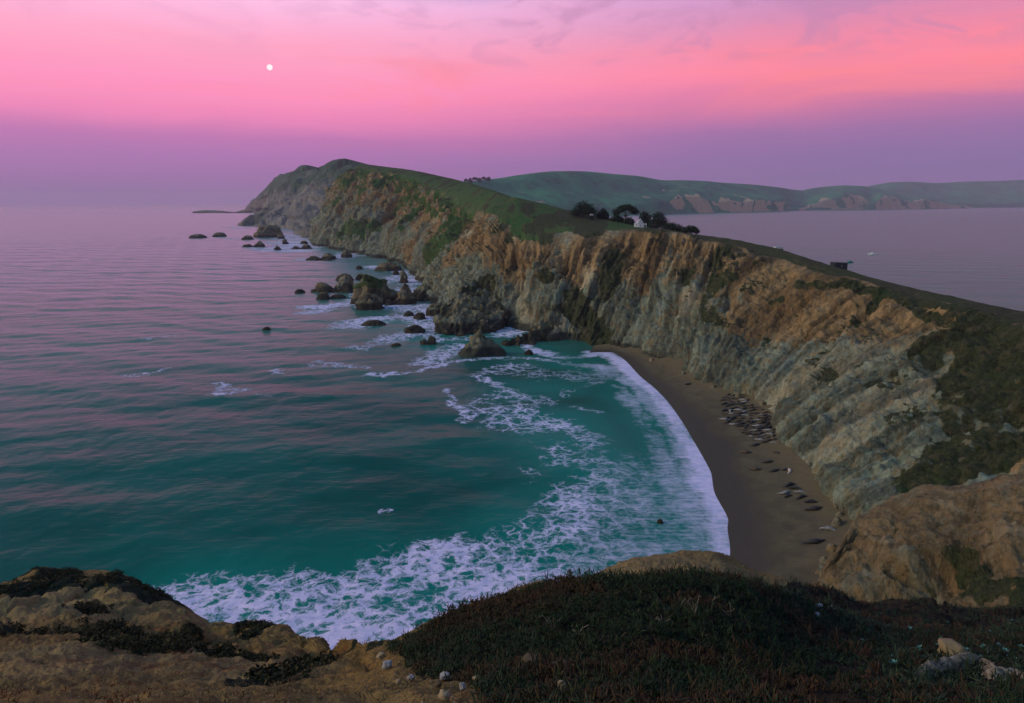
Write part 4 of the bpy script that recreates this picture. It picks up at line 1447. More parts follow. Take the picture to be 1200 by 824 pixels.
PACK = np.array([(847, 463), (858, 462), (874, 465), (886, 476), (900, 484), (911, 494), (911, 509), (912, 521), (898, 519), (884, 516), (872, 507), (862, 500), (848, 495), (850, 478)], float)
pack_lab = {0: 'dark elephant seal lying in the crowded pack under the cliff', 1: 'brown elephant seal lying in the crowded pack under the cliff', 2: 'silvery grey elephant seal lying in the crowded pack under the cliff'}
pts, tries = [], 0
prr = random.Random(21)
while len(pts) < 104 and tries < 6000:
    tries += 1
    x, y = prr.uniform(845, 914), prr.uniform(461, 522)
    if not poly_mask(np.array([[x, y]]), PACK)[0]:
        continue
    if any(((x - a) / 5.0) ** 2 + ((y - b) / 2.6) ** 2 < 1 for a, b in pts):
        continue
    pts.append((x, y))
for i, (x, y) in enumerate(pts):
    k = prr.choices((0, 1, 2), (6, 3, 1.3))[0]
    put_seal(x, y, prr.uniform(.62, 1.15), k, prr.randrange(4), prr.choice((0, math.pi)) + prr.gauss(-.1, .5), pack_lab[k], ('dark', 'brown', 'silvery')[k] + ' elephant seals in the pack')
LONE = [
    (807, 451, 1.1, 0, 2, 3.2, 'lone dark elephant seal high up the beach toward the inlet end'),
    (875, 531, 1.25, 1, 0, 2.6, 'brown elephant seal alone on open sand just seaward of the pack'),
    (886, 522, 1.15, 0, 1, .1, 'plump dark elephant seal at the lower corner of the pack'),
    (901, 542, 1.05, 0, 3, .4, 'dark elephant seal raising its head on the sand below the pack'),
    (886, 551, 1.2, 1, 0, 2.6, 'broad brown elephant seal nearest the surf below the pack'),
    (908, 552, 1.0, 0, 2, .3, 'dark elephant seal with lifted head between brown and pale ones'),
    (925, 552, .9, 3, 1, 1.2, 'pinkish pale elephant seal close to the cliff foot below the pack'),
    (921, 551, .8, 0, 1, 3.0, 'small dark elephant seal touching the pinkish pale one'),
    (910, 531, .8, 0, 1, 1.9, 'small dark elephant seal alone by the cliff corner below the pack'),
    (926, 569, 1.2, 0, 0, .1, 'large dark elephant seal topmost in the small lower cluster'),
    (932, 573, 1.1, 0, 3, 2.9, 'dark elephant seal in the middle of the small lower cluster'),
    (921, 578, 1.05, 2, 1, .2, 'silvery elephant seal at the seaward side of the lower cluster'),
    (924, 582, .9, 0, 1, 3.3, 'short dark elephant seal under the silvery one in the lower cluster'),
    (938, 578, 1.0, 2, 2, 2.9, 'silvery elephant seal on the cliff side of the lower cluster'),
    (940, 583, 1.05, 0, 0, .1, 'dark elephant seal at the bottom of the lower cluster'),
    (951, 589, 1.1, 0, 1, 2.8, 'dark elephant seal lying just below the lower cluster'),
    (955, 597, 1.3, 0, 2, .1, 'long dark elephant seal below the lower cluster, flat on the sand'),
    (979, 591, .8, 3, 0, 1.4, 'whitish elephant seal tucked against the grey cliff foot'),
    (971, 621, 1.1, 2, 1, 2.6, 'silvery elephant seal alone near the eroded spur'),
    (955, 636, 1.45, 0, 2, .05, 'largest dark elephant seal, last one before the eroded spur'),
]
for px, py, s, k, b, yaw, lab in LONE:
    put_seal(px, py, s, k, b, yaw, lab, 'elephant seals scattered on the sand')


# ------------------------------------------------------------------ cypress trees on the far side of the ridge
def tube(bm, pts, rad, seg=7):
    rings = []
    for i, (p, r) in enumerate(zip(pts, rad)):
        p = Vector(p)
        a = Vector(pts[min(i + 1, len(pts) - 1)]) - Vector(pts[max(i - 1, 0)])
        q = a.to_track_quat('Z', 'Y')
        rings.append([bm.verts.new(p + q @ Vector((math.cos(2 * math.pi * k / seg) * r, math.sin(2 * math.pi * k / seg) * r, 0))) for k in range(seg)])
    for a, b in zip(rings[:-1], rings[1:]):
        for k in range(seg):
            bm.faces.new((a[k], a[(k + 1) % seg], b[(k + 1) % seg], b[k]))
    bm.faces.new(rings[0][::-1])
    bm.faces.new(rings[-1])


def bm_link(name, bm, mat, parent=None, smooth=False):
    me = bpy.data.meshes.new(name)
    bmesh.ops.recalc_face_normals(bm, faces=bm.faces)
    bm.to_mesh(me)
    bm.free()
    if smooth:
        me.shade_smooth()
    return link(name, me, mat, parent)


def empty(name, loc, rz=0.0):
    o = bpy.data.objects.new(name, None)
    COL.objects.link(o)
    o.location = loc
    o.rotation_euler.z = rz
    return o


BARK = flat_mat('cypress_bark', (.055, .045, .035), .9, .3, 2.0, .1)
NEEDLE, _t = mat_new('cypress_foliage')
_o = _t.n('ShaderNodeNewGeometry')
_ri = _t.n('ShaderNodeMapRange', {0: _o.outputs['Random Per Island'], 1: 0.0, 2: 1.0, 3: 0.0, 4: 1.0}).outputs[0]
finish(_t, _t.mix(_ri, (.012, .030, .020, 1), (.034, .060, .032, 1)), .9, None, .1, 1, .1)


def leaf_cloud(clumps, n, size, seed):
    """n small leaf sprays spread over the shells of ellipsoid clumps: (centre, radii)"""
    g = np.random.default_rng(seed)
    V, Q = [], []
    vol = np.array([r[0] * r[1] * r[2] for _, r in clumps]) ** .67
    cnt = (n * vol / vol.sum()).astype(int) + 8
    for (c, r), k in zip(clumps, cnt):
        d = g.normal(size=(k, 3))
        d /= np.linalg.norm(d, axis=1, keepdims=True)
        rad = g.uniform(.35, 1.08, k) ** .5
        p = np.array(c) + d * rad[:, None] * np.array(r) * (1 + .25 * np.sin(d[:, :1] * 5 + d[:, 1:2] * 4))
        for pp, dd in zip(p, d):
            u = g.normal(size=3)
            u -= u.dot(dd) * dd * .4
            u /= np.linalg.norm(u)
            w = np.cross(u, dd + g.normal(size=3) * .6)
            w /= np.linalg.norm(w) + 1e-9
            s = size * g.uniform(.6, 1.4)
            b = len(V)
            V += [pp - u * s, pp + w * s * .55, pp + u * s, pp - w * s * .55]
            Q.append((b, b + 1, b + 2, b + 3))
    return np.array(V), np.array(Q)


def cypress(px, py, top, x0, x1, Y, seed, label, n=1500, flat=False, group='dark cypress trees behind the ridge', zg=None):
    r = random.Random(seed)
    p = at_y(px, py, Y)
    z = zg if zg is not None else down(HBV, p[0], p[1])
    if z is None or z < 0:
        z = p[2] - 3
    if z > p[2]:
        z = min(z, p[2] + 1)
    zt = at_y(px, top, Y)[2]
    Hh = max(zt - z, 2.0)
    m = Y / 800
    hw = (x1 - x0) / 2 * m
    off = ((x0 + x1) / 2 - px) * m
    root = empty('cypress_tree', (p[0], p[1], z))
    tag(root, label, 'tree', group)
    bm = bmesh.new()
    vis = (p[2] - z) + (zt - p[2]) * (.35 if flat else .1)
    tube(bm, [(0, 0, -.6), (off * .2, 0, vis * .6), (off * .5, 0, vis + (Hh - vis) * .4), (off * .7, 0, Hh * .9)], [Hh * .035, Hh * .028, Hh * .018, Hh * .006])
    clumps = []
    k = 7 if hw > 4 else 5
    for i in range(k):
        f = (i + .5) / k * 2 - 1
        x = off + f * hw * .78
        top_h = Hh - (Hh - vis) * (.50 * abs(f) ** 1.6) - r.uniform(0, .12) * (Hh - vis)
        rz_ = (Hh - vis) * (r.uniform(.20, .30) if flat else r.uniform(.28, .40))
        c = (x, r.uniform(-.4, .4) * hw, top_h - rz_)
        clumps.append((c, (hw * r.uniform(.30, .42), hw * r.uniform(.35, .5), rz_)))
        tube(bm, [(off * .3, 0, vis * .75), (x * .6, c[1] * .5, (vis + c[2]) / 2), c], [Hh * .016, Hh * .011, Hh * .004], 5)
        if not flat:
            clumps.append(((x * .9, r.uniform(-.4, .4) * hw, vis + (c[2] - vis) * r.uniform(.2, .6)), (hw * .36, hw * .4, rz_ * .9)))
    bm_link('trunk', bm, BARK, root)
    V, Q = leaf_cloud(clumps, n, max(.35, .0011 * Y), seed)
    link('crown', raw_mesh('crown', V, Q, None, None, False), NEEDLE, root)


CY = [
    (684, 253, 235, 669, 700, 455, 'broad domed cypress at the upper end of the tree row', 2600, False),
    (707, 257, 243, 699, 714, 458, 'narrow dark cypress between the domed and the umbrella-shaped cypress', 1200, False),
    (733, 260, 238.5, 717, 749, 462, 'umbrella-shaped cypress with open trunk gaps, behind the white house', 2200, True),
    (755, 263, 245, 748, 763, 452, 'dark cypress standing directly over the white house', 1300, False),
    (768, 268, 246.5, 758, 783, 448, 'tall dense cypress at the lower side of the white house', 2600, False),
    (722, 260, 251, 714, 732, 450, 'low bushy cypress under the umbrella-shaped cypress', 1200, False),
    (739, 263, 254, 729, 744, 446, 'low dark bush tree just uphill of the white house', 1000, False),
    (785, 271, 260, 774, 801, 440, 'low spreading cypress below the tall dense cypress', 1800, False),
    (808, 273, 263.5, 797, 820, 436, 'last low cypress of the row, against the bay water', 1500, False),
]
for i, (px, py, top, x0, x1, Y, lab, n, fl) in enumerate(CY):
    cypress(px, py, top, x0, x1, Y, 900 + i, lab, n, fl)
for i, (px, top, lab) in enumerate([(546, 209.5, 'tiny far tree at the seaward end of the skyline row'), (551, 208.3, 'far tree second along the skyline row, rather bushy'), (557, 207.6, 'far tree in the middle of the skyline row, widest crown'), (562, 208.4, 'far tree just past the middle of the skyline row'),
                                    (567, 207.2, 'far tree near the downhill end of the skyline row'), (572.5, 206.8, 'last far tree at the downhill end of the skyline row')]):
    w_ = (2.0, 2.6, 3.4, 2.2, 2.8, 2.6)[i]
    c_ = cast(H1BV, px, (214.6, 214.4, 213.6, 213.2, 212.6, 212.0)[i])
    if c_ is not None:
        cypress(px, (214.6, 214.4, 213.6, 213.2, 212.6, 212.0)[i], top, px - w_, px + w_, c_[1], 950 + i, lab, 260, i % 2 == 0, 'far trees on the skyline', c_[2])

# ------------------------------------------------------------------ buildings and boats
WHITE = flat_mat('white_paint', (.80, .78, .78), .6, .05, 1.0)
GREYROOF = flat_mat('grey_roof', (.50, .50, .52), .7, .12, 1.5)
GLASS = flat_mat('dark_window', (.03, .035, .045), .15, .1, 1.0)
PANE = flat_mat('dull_pane', (.12, .13, .14), .2, .1, 1.0)
DARKW = flat_mat('dark_timber', (.020, .030, .030), .8, .3, 2.0, .03)
DARKR = flat_mat('dark_roofing', (.035, .040, .042), .8, .2, 2.0)
TEAL = flat_mat('teal_paint', (.02, .25, .24), .4, .15, 1.0)
PALE = flat_mat('pale_roofing', (.42, .44, .42), .7, .15, 1.0)


def box(bm, x0, x1, y0, y1, z0, z1):
    v = [bm.verts.new((x, y, z)) for x in (x0, x1) for y in (y0, y1) for z in (z0, z1)]
    for f in ((0, 1, 3, 2), (4, 6, 7, 5), (0, 4, 5, 1), (2, 3, 7, 6), (0, 2, 6, 4), (1, 5, 7, 3)):
        bm.faces.new([v[i] for i in f])


def prism(bm, poly, y0, y1):
    a = [bm.verts.new((x, y0, z)) for x, z in poly]
    b = [bm.verts.new((x, y1, z)) for x, z in poly]
    n = len(poly)
    bm.faces.new(a)
    bm.faces.new(b[::-1])
    for i in range(n):
        bm.faces.new((a[i], b[i], b[(i + 1) % n], a[(i + 1) % n]))


def part(name, fn, mat, parent):
    bm = bmesh.new()
    fn(bm)
    return bm_link(name, bm, mat, parent)


def white_house():
    Y = 426
    p = at_y(750.5, 263.5, Y)
    g = down(HBV, p[0], p[1])
    z = p[2] if g is None else min(p[2], g + 2.5)
    r = empty('white_house', (p[0], p[1], z), 0)
    r.scale = (.76, .76, .76)
    tag(r, 'small white gabled house with a lower side wing among dark cypress trees', 'house')
    part('wall', lambda b: prism(b, [(-1.9, -4), (1.9, -4), (1.9, 2.3), (0, 3.9), (-1.9, 2.3)], 0, 6), WHITE, r)
    part('side_wing', lambda b: prism(b, [(-4.2, -4), (-1.92, -4), (-1.92, 1.7), (-4.2, 1.1)], .8, 5), WHITE, r)
    part('side_wing', lambda b: prism(b, [(1.92, -4), (2.7, -4), (2.7, 1.0), (1.92, 1.3)], .8, 5), WHITE, r)

    def roof(b):
        prism(b, [(-2.25, 2.12), (0, 4.03), (2.25, 2.12), (2.25, 2.32), (0, 4.25), (-2.25, 2.32)], -.3, 6.3)
    rf = part('roof', roof, GREYROOF, r)
    part('chimney', lambda b: box(b, .5, 1.0, 3, 3.6, 3.0, 4.9), WHITE, rf)
    for x, zz, w, h in ((-1.1, .5, .7, 1.1), (.9, .5, .8, 1.2), (0, 2.3, .55, .7), (-3.2, .1, .8, .7)):
        yy = -.03 if x > -2 else .77
        w_ = part('window', lambda b: box(b, x - w / 2, x + w / 2, yy, yy + .02, zz, zz + h), GLASS, r)
        part('window_frame', lambda b: box(b, x - w / 2 - .1, x + w / 2 + .1, yy + .005, yy + .015, zz - .1, zz + h + .1), WHITE, w_)
    part('door', lambda b: box(b, -.30, .30, -.04, -.01, -1.3, .75), DARKW, r)


white_house()


def fence_wall():
    p, q = at_y(743.5, 263.2, 424), at_y(757.5, 264.2, 424)
    r = empty('white_fence', (p[0], p[1], p[2]))
    tag(r, 'low white fence running in front of the white house', 'fence')
    L = q[0] - p[0]
    part('rail', lambda b: [box(b, 0, L, 0, .06, z0, z0 + .22) for z0 in (-.25, .1, .45)], WHITE, r)
    for k in range(6):
        part('post', lambda b: box(b, L * k / 5 - .07, L * k / 5 + .07, -.09, -.01, -3, .75), WHITE, r)


fence_wall()


def small_building(px, py, Y, w, h, d, wall, roofm, label, name, flat=True):
    p = at_y(px, py, Y)
    r = empty(name, (p[0], p[1], p[2]))
    tag(r, label, 'shed')
    part('wall', lambda b: box(b, -w / 2, w / 2, 0, d, -5, h), wall, r)
    if flat:
        part('roof', lambda b: prism(b, [(-w / 2 - .06, h + .01), (w / 2 + .06, h + .01), (w / 2 + .06, h + .2), (-w / 2 - .06, h + .32)], -.1, d + .1), roofm, r)
    else:
        part('roof', lambda b: prism(b, [(-w / 2 - .3, h - .05), (w / 2 + .3, h - .05), (w / 2 - .2, h + .9), (-w / 2 + .2, h + .9)], -.3, d + .3), roofm, r)
    wd = part('window', lambda b: box(b, -.2, .7, -.04, -.032, h * .35, h * .72), PANE, r)
    part('window_frame', lambda b: box(b, -.28, .78, -.03, -.005, h * .3, h * .77), DARKR, wd)
    part('door', lambda b: box(b, w * .28, w * .28 + .85, -.04, -.01, -.3, h * .75), DARKR, r)


small_building(985.5, 315, 292, 5.4, 2.2, 4.5, DARKW, DARKR, 'dark flat-roofed shed on the crest of the near ridge', 'dark_shed')
small_building(913, 293.5, 330, 3.6, .7, 3, DARKW, PALE, 'low pale-roofed hut peeping over the ridge below the trees', 'ridge_hut', False)
small_building(693.5, 253.0, 446, 1.9, .3, 2, DARKW, PALE, 'pale little hut glimpsed beneath the broad domed cypress', 'pale_hut', False)


def boat(px, py, length, heading, hullm, cabm, label, mast):
    p = at_z(px, py, 0)
    r = empty('boat', (p[0], p[1], -.05), heading)
    tag(r, label, 'boat')
    bm = bmesh.new()
    ns = 14
    rings = []
    for i in range(ns):
        t = i / (ns - 1)
        x = (t - .5) * length
        w = length * .15 * (1 - max(0, (t - .55) / .45) ** 2.2 * .97) * (.85 + .15 * min(1, t * 4))
        zt = length * (.085 + .07 * max(0, t - .4) ** 1.5 * 2.4)
        rings.append([bm.verts.new(v) for v in ((x, -w, zt), (x * .98, -w * .8, .25), (x * .96, 0, -.5), (x * .98, w * .8, .25), (x, w, zt))])
    for a, b in zip(rings[:-1], rings[1:]):
        for k in range(4):
            bm.faces.new((a[k], a[k + 1], b[k + 1], b[k]))
        bm.faces.new((a[0], b[0], b[4], a[4]))
    bm.faces.new(rings[0])
    bm_link('hull', bm, hullm, r)
    zc = length * .085
    cb = part('cabin', lambda b: prism(b, [(-length * .02, zc - .1), (length * .24, zc - .1), (length * .20, zc + length * .14), (length * .0, zc + length * .14)], -length * .085, length * .085), cabm, r)
    part('window', lambda b: box(b, length * .03, length * .19, -length * .088, -length * .086, zc + length * .07, zc + length * .115), GLASS, cb)
    bm = bmesh.new()
    tube(bm, [(-length * .08, 0, zc), (-length * .08, 0, zc + length * mast)], [.09, .05], 6)
    tube(bm, [(-length * .08, 0, zc + length * mast * .5), (-length * .36, 0, zc + length * mast * .75)], [.05, .04], 6)
    bm_link('mast', bm, DARKR, r)


boat(1023, 298.6, 13, 2.95, WHITE, WHITE, 'white fishing boat with a mast moored alone on the bay', .5)
boat(994.5, 308.2, 12.5, .2, TEAL, TEAL, 'teal fishing boat on the bay just behind the dark shed', .3)

# ------------------------------------------------------------------ moon
def moon():
    d = ray(316, 79)
    d = d / np.linalg.norm(d)
    c = d * 90000 + np.array((0, 0, EYE))
    bm = bmesh.new()
    bmesh.ops.create_uvsphere(bm, u_segments=48, v_segments=24, radius=90000 * 3.1 / 868)
    m, t = mat_new('moonlight')
    o = t.n('ShaderNodeTexCoord').outputs['Object']
    n = t.noise(t.vmath('MULTIPLY', o, (.004, .004, .004)), 1.0, 4)
    e = t.n('ShaderNodeEmission', {'Color': t.mix(t.step(n, .4, .6), (1, .82, .86, 1), (1, .95, .95, 1)), 'Strength': 1.15})
    t.n('ShaderNodeOutputMaterial', {'Surface': e})
    ob = bm_link('moon', bm, m, None, True)
    ob.location = c
    tag(ob, 'small bright full moon alone in the pink sky above the sea', 'moon')


moon()


# ------------------------------------------------------------------ plants and stones on the near ground
NB, BUSHXY = NEAR['bv'], NEAR['bush']


def ground_points(n, x0, x1, y0, y1, seed, inside=None, thin=None):
    """random points on the near ground (plan x, y), with normals"""
    g = np.random.default_rng(seed)
    out, nor = [], []
    X = g.uniform(x0, x1, n)
    Yv = g.uniform(y0, y1, n)
    ok = np.ones(n, bool) if inside is None else poly_mask(np.stack([X, Yv], -1), inside)
    if thin is not None:
        ok &= g.uniform(size=n) < thin(X, Yv)
    for x, y in zip(X[ok], Yv[ok]):
        h = NB.ray_cast(Vector((x, y, 200)), Vector((0, 0, -1)))
        if h[0] is not None:
            out.append(h[0])
            nor.append(h[1])
    return np.array(out), np.array(nor)


def finger_leaves(base, up, length, width, curl, g):
    """succulent finger leaves: three-sided, tapering, bent; arrays of n leaves -> verts, quads, tris"""
    n = len(base)
    rnd = g.normal(size=(n, 3))
    side = np.cross(up, rnd)
    side /= np.linalg.norm(side, axis=1, keepdims=True) + 1e-9
    oth = np.cross(up, side)
    L = length[:, None]
    w = width[:, None]
    mid = base + up * L * .55 + side * L * curl[:, None] * .25
    tip = base + up * L + side * L * curl[:, None]
    r = []
    for c, k in ((base, .8), (mid, 1.0)):
        for a in (0, 2.1, 4.2):
            r.append(c + (side * math.cos(a) + oth * math.sin(a)) * w * k)
    r.append(tip)
    V = np.stack(r, 1).reshape(-1, 3)
    b = (np.arange(n) * 7)[:, None]
    Q = np.concatenate([b + np.array([[i, (i + 1) % 3, 3 + (i + 1) % 3, 3 + i]]) for i in range(3)])
    T3 = np.concatenate([b + np.array([[3 + i, 3 + (i + 1) % 3, 6]]) for i in range(3)])
    return V, Q, T3


def foliage_object(name, P, N, per, lmin, lmax, wid, spread, seed, mat, tall=0.0):
    g = np.random.default_rng(seed)
    n = len(P)
    P = np.repeat(P, per, 0)
    Nn = np.repeat(N, per, 0)
    tallk = np.repeat((g.uniform(size=n) < tall), per)
    up = Nn * .5 + np.array((0, 0, .75)) + g.normal(size=(len(P), 3)) * spread
    up /= np.linalg.norm(up, axis=1, keepdims=True)
    L = g.uniform(lmin, lmax, len(P)) * np.where(tallk, 1.9, 1)
    lift = np.repeat(g.uniform(0, 1, n), per)
    base = P + g.normal(size=(len(P), 3)) * np.array((.018, .018, .006)) + Nn * (lift * .05 + np.where(tallk, .10, 0) * g.uniform(0, 1, len(P)))[:, None]
    V, Q, T3 = finger_leaves(base, up, L, wid * g.uniform(.7, 1.2, len(P)), g.normal(size=len(P)) * .35, g)
    tint = np.repeat(np.repeat(g.uniform(size=n), per) * .6 + g.uniform(size=len(P)) * .4, 7)
    patch = np.repeat(fbm(P / .9, 3, .55, seed), 7)
    tipv = np.tile(np.array([0, 0, 0, .4, .4, .4, 1.0]), len(P))
    me = raw_mesh(name, V, Q, T3, dict(tint=tint, patch=patch, tip=tipv), True)
    return tag(link(name, me, mat), kind='stuff')


def ice_mat():
    m, t = mat_new('ice_plant_leaf')
    ti, pa, tp = t.attr('tint'), t.attr('patch'), t.attr('tip')
    g = t.mix(ti, (.007, .019, .009, 1), (.032, .056, .021, 1))
    red = t.mix(ti, (.036, .012, .008, 1), (.115, .030, .015, 1))
    f = t.math('ADD', t.math('MULTIPLY', t.step(pa, .50, .68), .75), t.math('MULTIPLY', t.step(ti, .70, .95), .5), clamp=True)
    f = t.math('MULTIPLY', f, t.math('ADD', .45, t.math('MULTIPLY', tp, .55)))
    finish(t, t.mix(f, g, red), .6, None, .1, 1, .2)
    return m


ICE = ice_mat()
def cover_mat():
    m, t = mat_new('ground_cover_leaf')
    ti, pa = t.attr('tint'), t.attr('patch')
    g = t.mix(ti, (.014, .026, .016, 1), (.060, .090, .050, 1))
    g = t.mix(t.step(pa, .54, .66), g, t.mix(ti, (.04, .022, .014, 1), (.12, .060, .034, 1)))
    finish(t, g, .7, None, .1, 1, .2)
    return m


COVER = cover_mat()
hub = np.array([cast(NB, *p)[:2] for p in ((640, 735), (760, 735), (880, 740), (950, 760))])


def ice_thin(X, Y):
    # thick on the mound, thinning out to the right-hand slope and to the far distance
    th = np.degrees(np.arctan2(X, Y))
    k = 1 - .72 * sstep(th, 22, 30) - .1 * sstep(Y, 10, 16)
    return np.clip(k, .05, 1)


x0, y0 = BUSHXY.min(0)
x1, y1 = BUSHXY.max(0)
P, N = ground_points(52000, max(x0, -3.5), 16, 2.2, 13, 31, BUSHXY, ice_thin)
foliage_object('ice_plant', P, N, 6, .03, .068, .0075, .55, 32, ICE, .10)
P2, N2 = ground_points(46000, 3.5, 34, 5, 36, 33, BUSHXY, lambda X, Y: .75 * sstep(np.degrees(np.arctan2(X, Y)), 18, 26) * (.35 + .65 * (fbm(np.stack([X, Y, X * 0], -1) / 1.6, 3, .5, 35) > .47)))
foliage_object('low_ground_cover', P2, N2, 6, .05, .12, .010, .6, 34, COVER, .15)


def scrub_cover():
    # dark low shrubs on the left knob of the headland and in its hollows
    g = np.random.default_rng(41)
    C, Rr = [], []
    for pts, rad, n in ((((8, 697), (35, 685), (50, 670), (72, 673), (85, 680)), 1.2, 34), (((95, 680), (130, 676), (165, 686), (192, 700)), 1.0, 46), (((105, 742), (130, 742), (145, 737)), 1.0, 40), (((162, 765), (185, 755), (208, 752)), 1.1, 110), (((0, 746), (30, 740)), .8, 24),
                        (((262, 769), (300, 773)), .6, 36), (((325, 798), (345, 785), (380, 775)), .3, 50), (((286, 738), (300, 739)), .7, 40), (((100, 716), (112, 712)), .7, 40), (((225, 738), (232, 740)), .4, 20)):
        w = [cast(NB, *p) for p in pts]
        w = [p for p in w if p is not None]
        if len(w) < 2:
            continue
        for k in range(n):
            i = g.integers(0, len(w) - 1)
            f = g.uniform()
            q = w[i] * (1 - f) + w[i + 1] * f
            q = q + np.append(g.normal(size=2) * rad * .6, 0)
            h = NB.ray_cast(Vector((q[0], q[1], 200)), Vector((0, 0, -1)))
            if h[0] is None:
                continue
            s = g.uniform(.10, .30) * (.5 + rad * .4)
            C.append(((h[0].x, h[0].y, h[0].z + s * .3), (s * 1.5, s * 1.5, s * .8)))
    V, Q = leaf_cloud(C, 60000, .045, 42)
    m, t = mat_new('scrub_leaf')
    ri = t.n('ShaderNodeNewGeometry').outputs['Random Per Island']
    finish(t, t.mix(ri, (.016, .022, .012, 1), (.085, .070, .036, 1)), .9, None, .1, 1, .1)
    tag(link('coastal_scrub', raw_mesh('coastal_scrub', V, Q, None, None, False), m), kind='stuff')


scrub_cover()


def dry_cover():
    # short dry stubble and leafy crumbs over the tan ground
    P, N = ground_points(26000, -16, 3.2, 3, 17, 51, None, lambda X, Y: .8 * (fbm(np.stack([X, Y, X * 0], -1) / 1.1, 3, .55, 52) > .5) * ~poly_mask(np.stack([X, Y], -1), BUSHXY))
    m, t = mat_new('dry_stubble')
    ti = t.attr('tint')
    c = t.mix(ti, (.055, .038, .02, 1), (.26, .19, .10, 1))
    c = t.mix(t.step(t.attr('patch'), .55, .68), c, t.mix(ti, (.07, .02, .01, 1), (.22, .07, .03, 1)))
    finish(t, c, .9, None, .1, 1, .1)
    foliage_object('dry_ground_cover', P, N, 3, .018, .06, .005, .75, 53, m)


dry_cover()

STONE = {'white': flat_mat('white_stone', (.30, .28, .28), .85, .2, 14, .02), 'tan': flat_mat('tan_stone', (.34, .25, .15), .9, .3, 12, .02), 'brown': flat_mat('brown_stone', (.095, .068, .042), .9, .3, 9, .03), 'ochre': flat_mat('ochre_stone', (.30, .20, .10), .9, .25, 9, .02)}


def stone(px, py, w, h, kind, label, seed, lift=0.0):
    c = cast(NB, px, py + h * .3)
    if c is None:
        return
    d = np.linalg.norm(c - np.array((0, 0, EYE)))
    m = d / 820
    W, Hh = w * m, h * m
    bm = bmesh.new()
    bmesh.ops.create_icosphere(bm, subdivisions=3, radius=1)
    co = np.array([v.co for v in bm.verts])
    f = 1 + (fbm(co * 1.3 + seed, 3, .5, seed) - .5) * .9 + (blocks(co * 1.7 + seed, seed)[0] - .5) * .34 + (fbm(co * 3.5 + seed, 3, .5, seed + 5) - .5) * .22
    co = co * f[:, None]
    co[:, 2] = np.clip(co[:, 2], -.75, .85)
    for v, p in zip(bm.verts, co):
        v.co = Vector((p[0] * W / 2, p[1] * W * .42, p[2] * Hh * .58))
    o = bm_link('stone', bm, STONE[kind], None, True)
    o.location = (c[0], c[1], c[2] + Hh * .2 + lift)
    o.rotation_euler.z = -math.atan2(c[0], c[1])
    tag(o, label, 'stone', 'loose stones on the near ground')


for i, a in enumerate([
    (454, 781, 10, 9, 'white', 'brightest white stone at the left edge of the ice plant'),
    (447, 770, 9, 7, 'tan', 'small tan stone just above the brightest white stone'),
    (482, 797, 8, 7, 'white', 'small round white stone on soil under the ice plant edge'),
    (521, 795, 11, 7, 'white', 'flattish white stone at the lower edge of the ice plant'),
    (542, 808, 7, 12, 'white', 'upright white stone shaped like an egg by the ice plant'),
    (467, 801, 5, 4, 'tan', 'tiny tan stone left of the small round white stone'),
    (557, 798, 6, 5, 'tan', 'tiny tan stone in the ice plant right of the flattish one'),
    (514, 805, 8, 7, 'brown', 'small brown stone below the flattish white stone'),
    (522, 818, 11, 12, 'tan', 'crumbly tan clod at the bottom edge of the photo'),
    (623, 776, 21, 20, 'brown', 'larger brown rock half buried in the dark ice plant'),
    (657, 781, 19, 18, 'brown', 'brown rock beside the larger one in the dark ice plant'),
    (659, 808, 9, 15, 'tan', 'narrow tan stone standing in ice plant below two brown rocks'),
    (610, 798, 12, 8, 'brown', 'flat dull brown stone in ice plant under the larger rock'),
    (1114, 763, 25, 15, 'ochre', 'smooth ochre boulder lying behind the pale rock ledge'),
    (960, 712, 7, 5, 'white', 'small white stone at the far brink of the right slope'),
    (974, 714, 7, 5, 'white', 'small white stone paired beside another at the far brink'),
    (957, 722, 6, 5, 'white', 'small white stone just below the pair at the far brink'),
]):
    stone(*a, 60 + i * 7, .0 if a[4] == 'brown' and 600 < a[0] < 700 else .03)


def ledge():
    pts = [(1074, 790), (1090, 782), (1110, 780), (1130, 776), (1145, 778), (1165, 786), (1185, 788), (1206, 794), (1235, 800)]
    rows = []
    for px, py in pts:
        c = cast(NB, px, py + 8)
        up = np.array((0, 0, 1.0))
        hgt = .13 * math.sin(math.pi * min(1, max(.12, (px - 1070) / 110))) + .03
        fw = np.array((-c[0], -c[1], 0)) / np.linalg.norm(c[:2])
        rows.append([c + fw * .30 - up * .10, c + fw * .20 + up * hgt * .45, c + fw * .04 + up * hgt, c - fw * .16 + up * hgt * .8, c - fw * .30 - up * .15])
    G, S, T = loft(rows, [16] * (len(rows) - 1), [14, 14, 14, 14])
    N_ = normals(G)
    if N_[..., 2].mean() < 0:
        N_ = -N_
    G = G + N_ * ((ridged(G / .16, 4, .6, 81) - .6) * .085 + (fbm(G / .05, 3, .6, 83) - .5) * .035)[..., None]
    me = grid_mesh('rock_ledge', G)
    m, t = mat_new('pale_ledge_stone')
    P_ = t.n('ShaderNodeNewGeometry').outputs['Position']
    a, b = t.noise(P_, 6, 7, .65), t.noise(P_, 22, 5, .65)
    c = t.mix(t.step(a, .35, .65), (.13, .095, .055, 1), (.34, .29, .23, 1))
    c = t.mix(t.step(b, .52, .66), c, (.10, .075, .05, 1))
    finish(t, c, .9, t.math('ADD', a, t.math('MULTIPLY', b, .4)), .05, .9, .2)
    tag(link('rock_ledge', me, m), 'pale crusty rock ledge at the lower right edge of the ground', 'rock')


ledge()


# pale blue-green rosettes on the right-hand slope
ROS = flat_mat('rosette_leaf', (.16, .38, .32), .6, .3, 8)


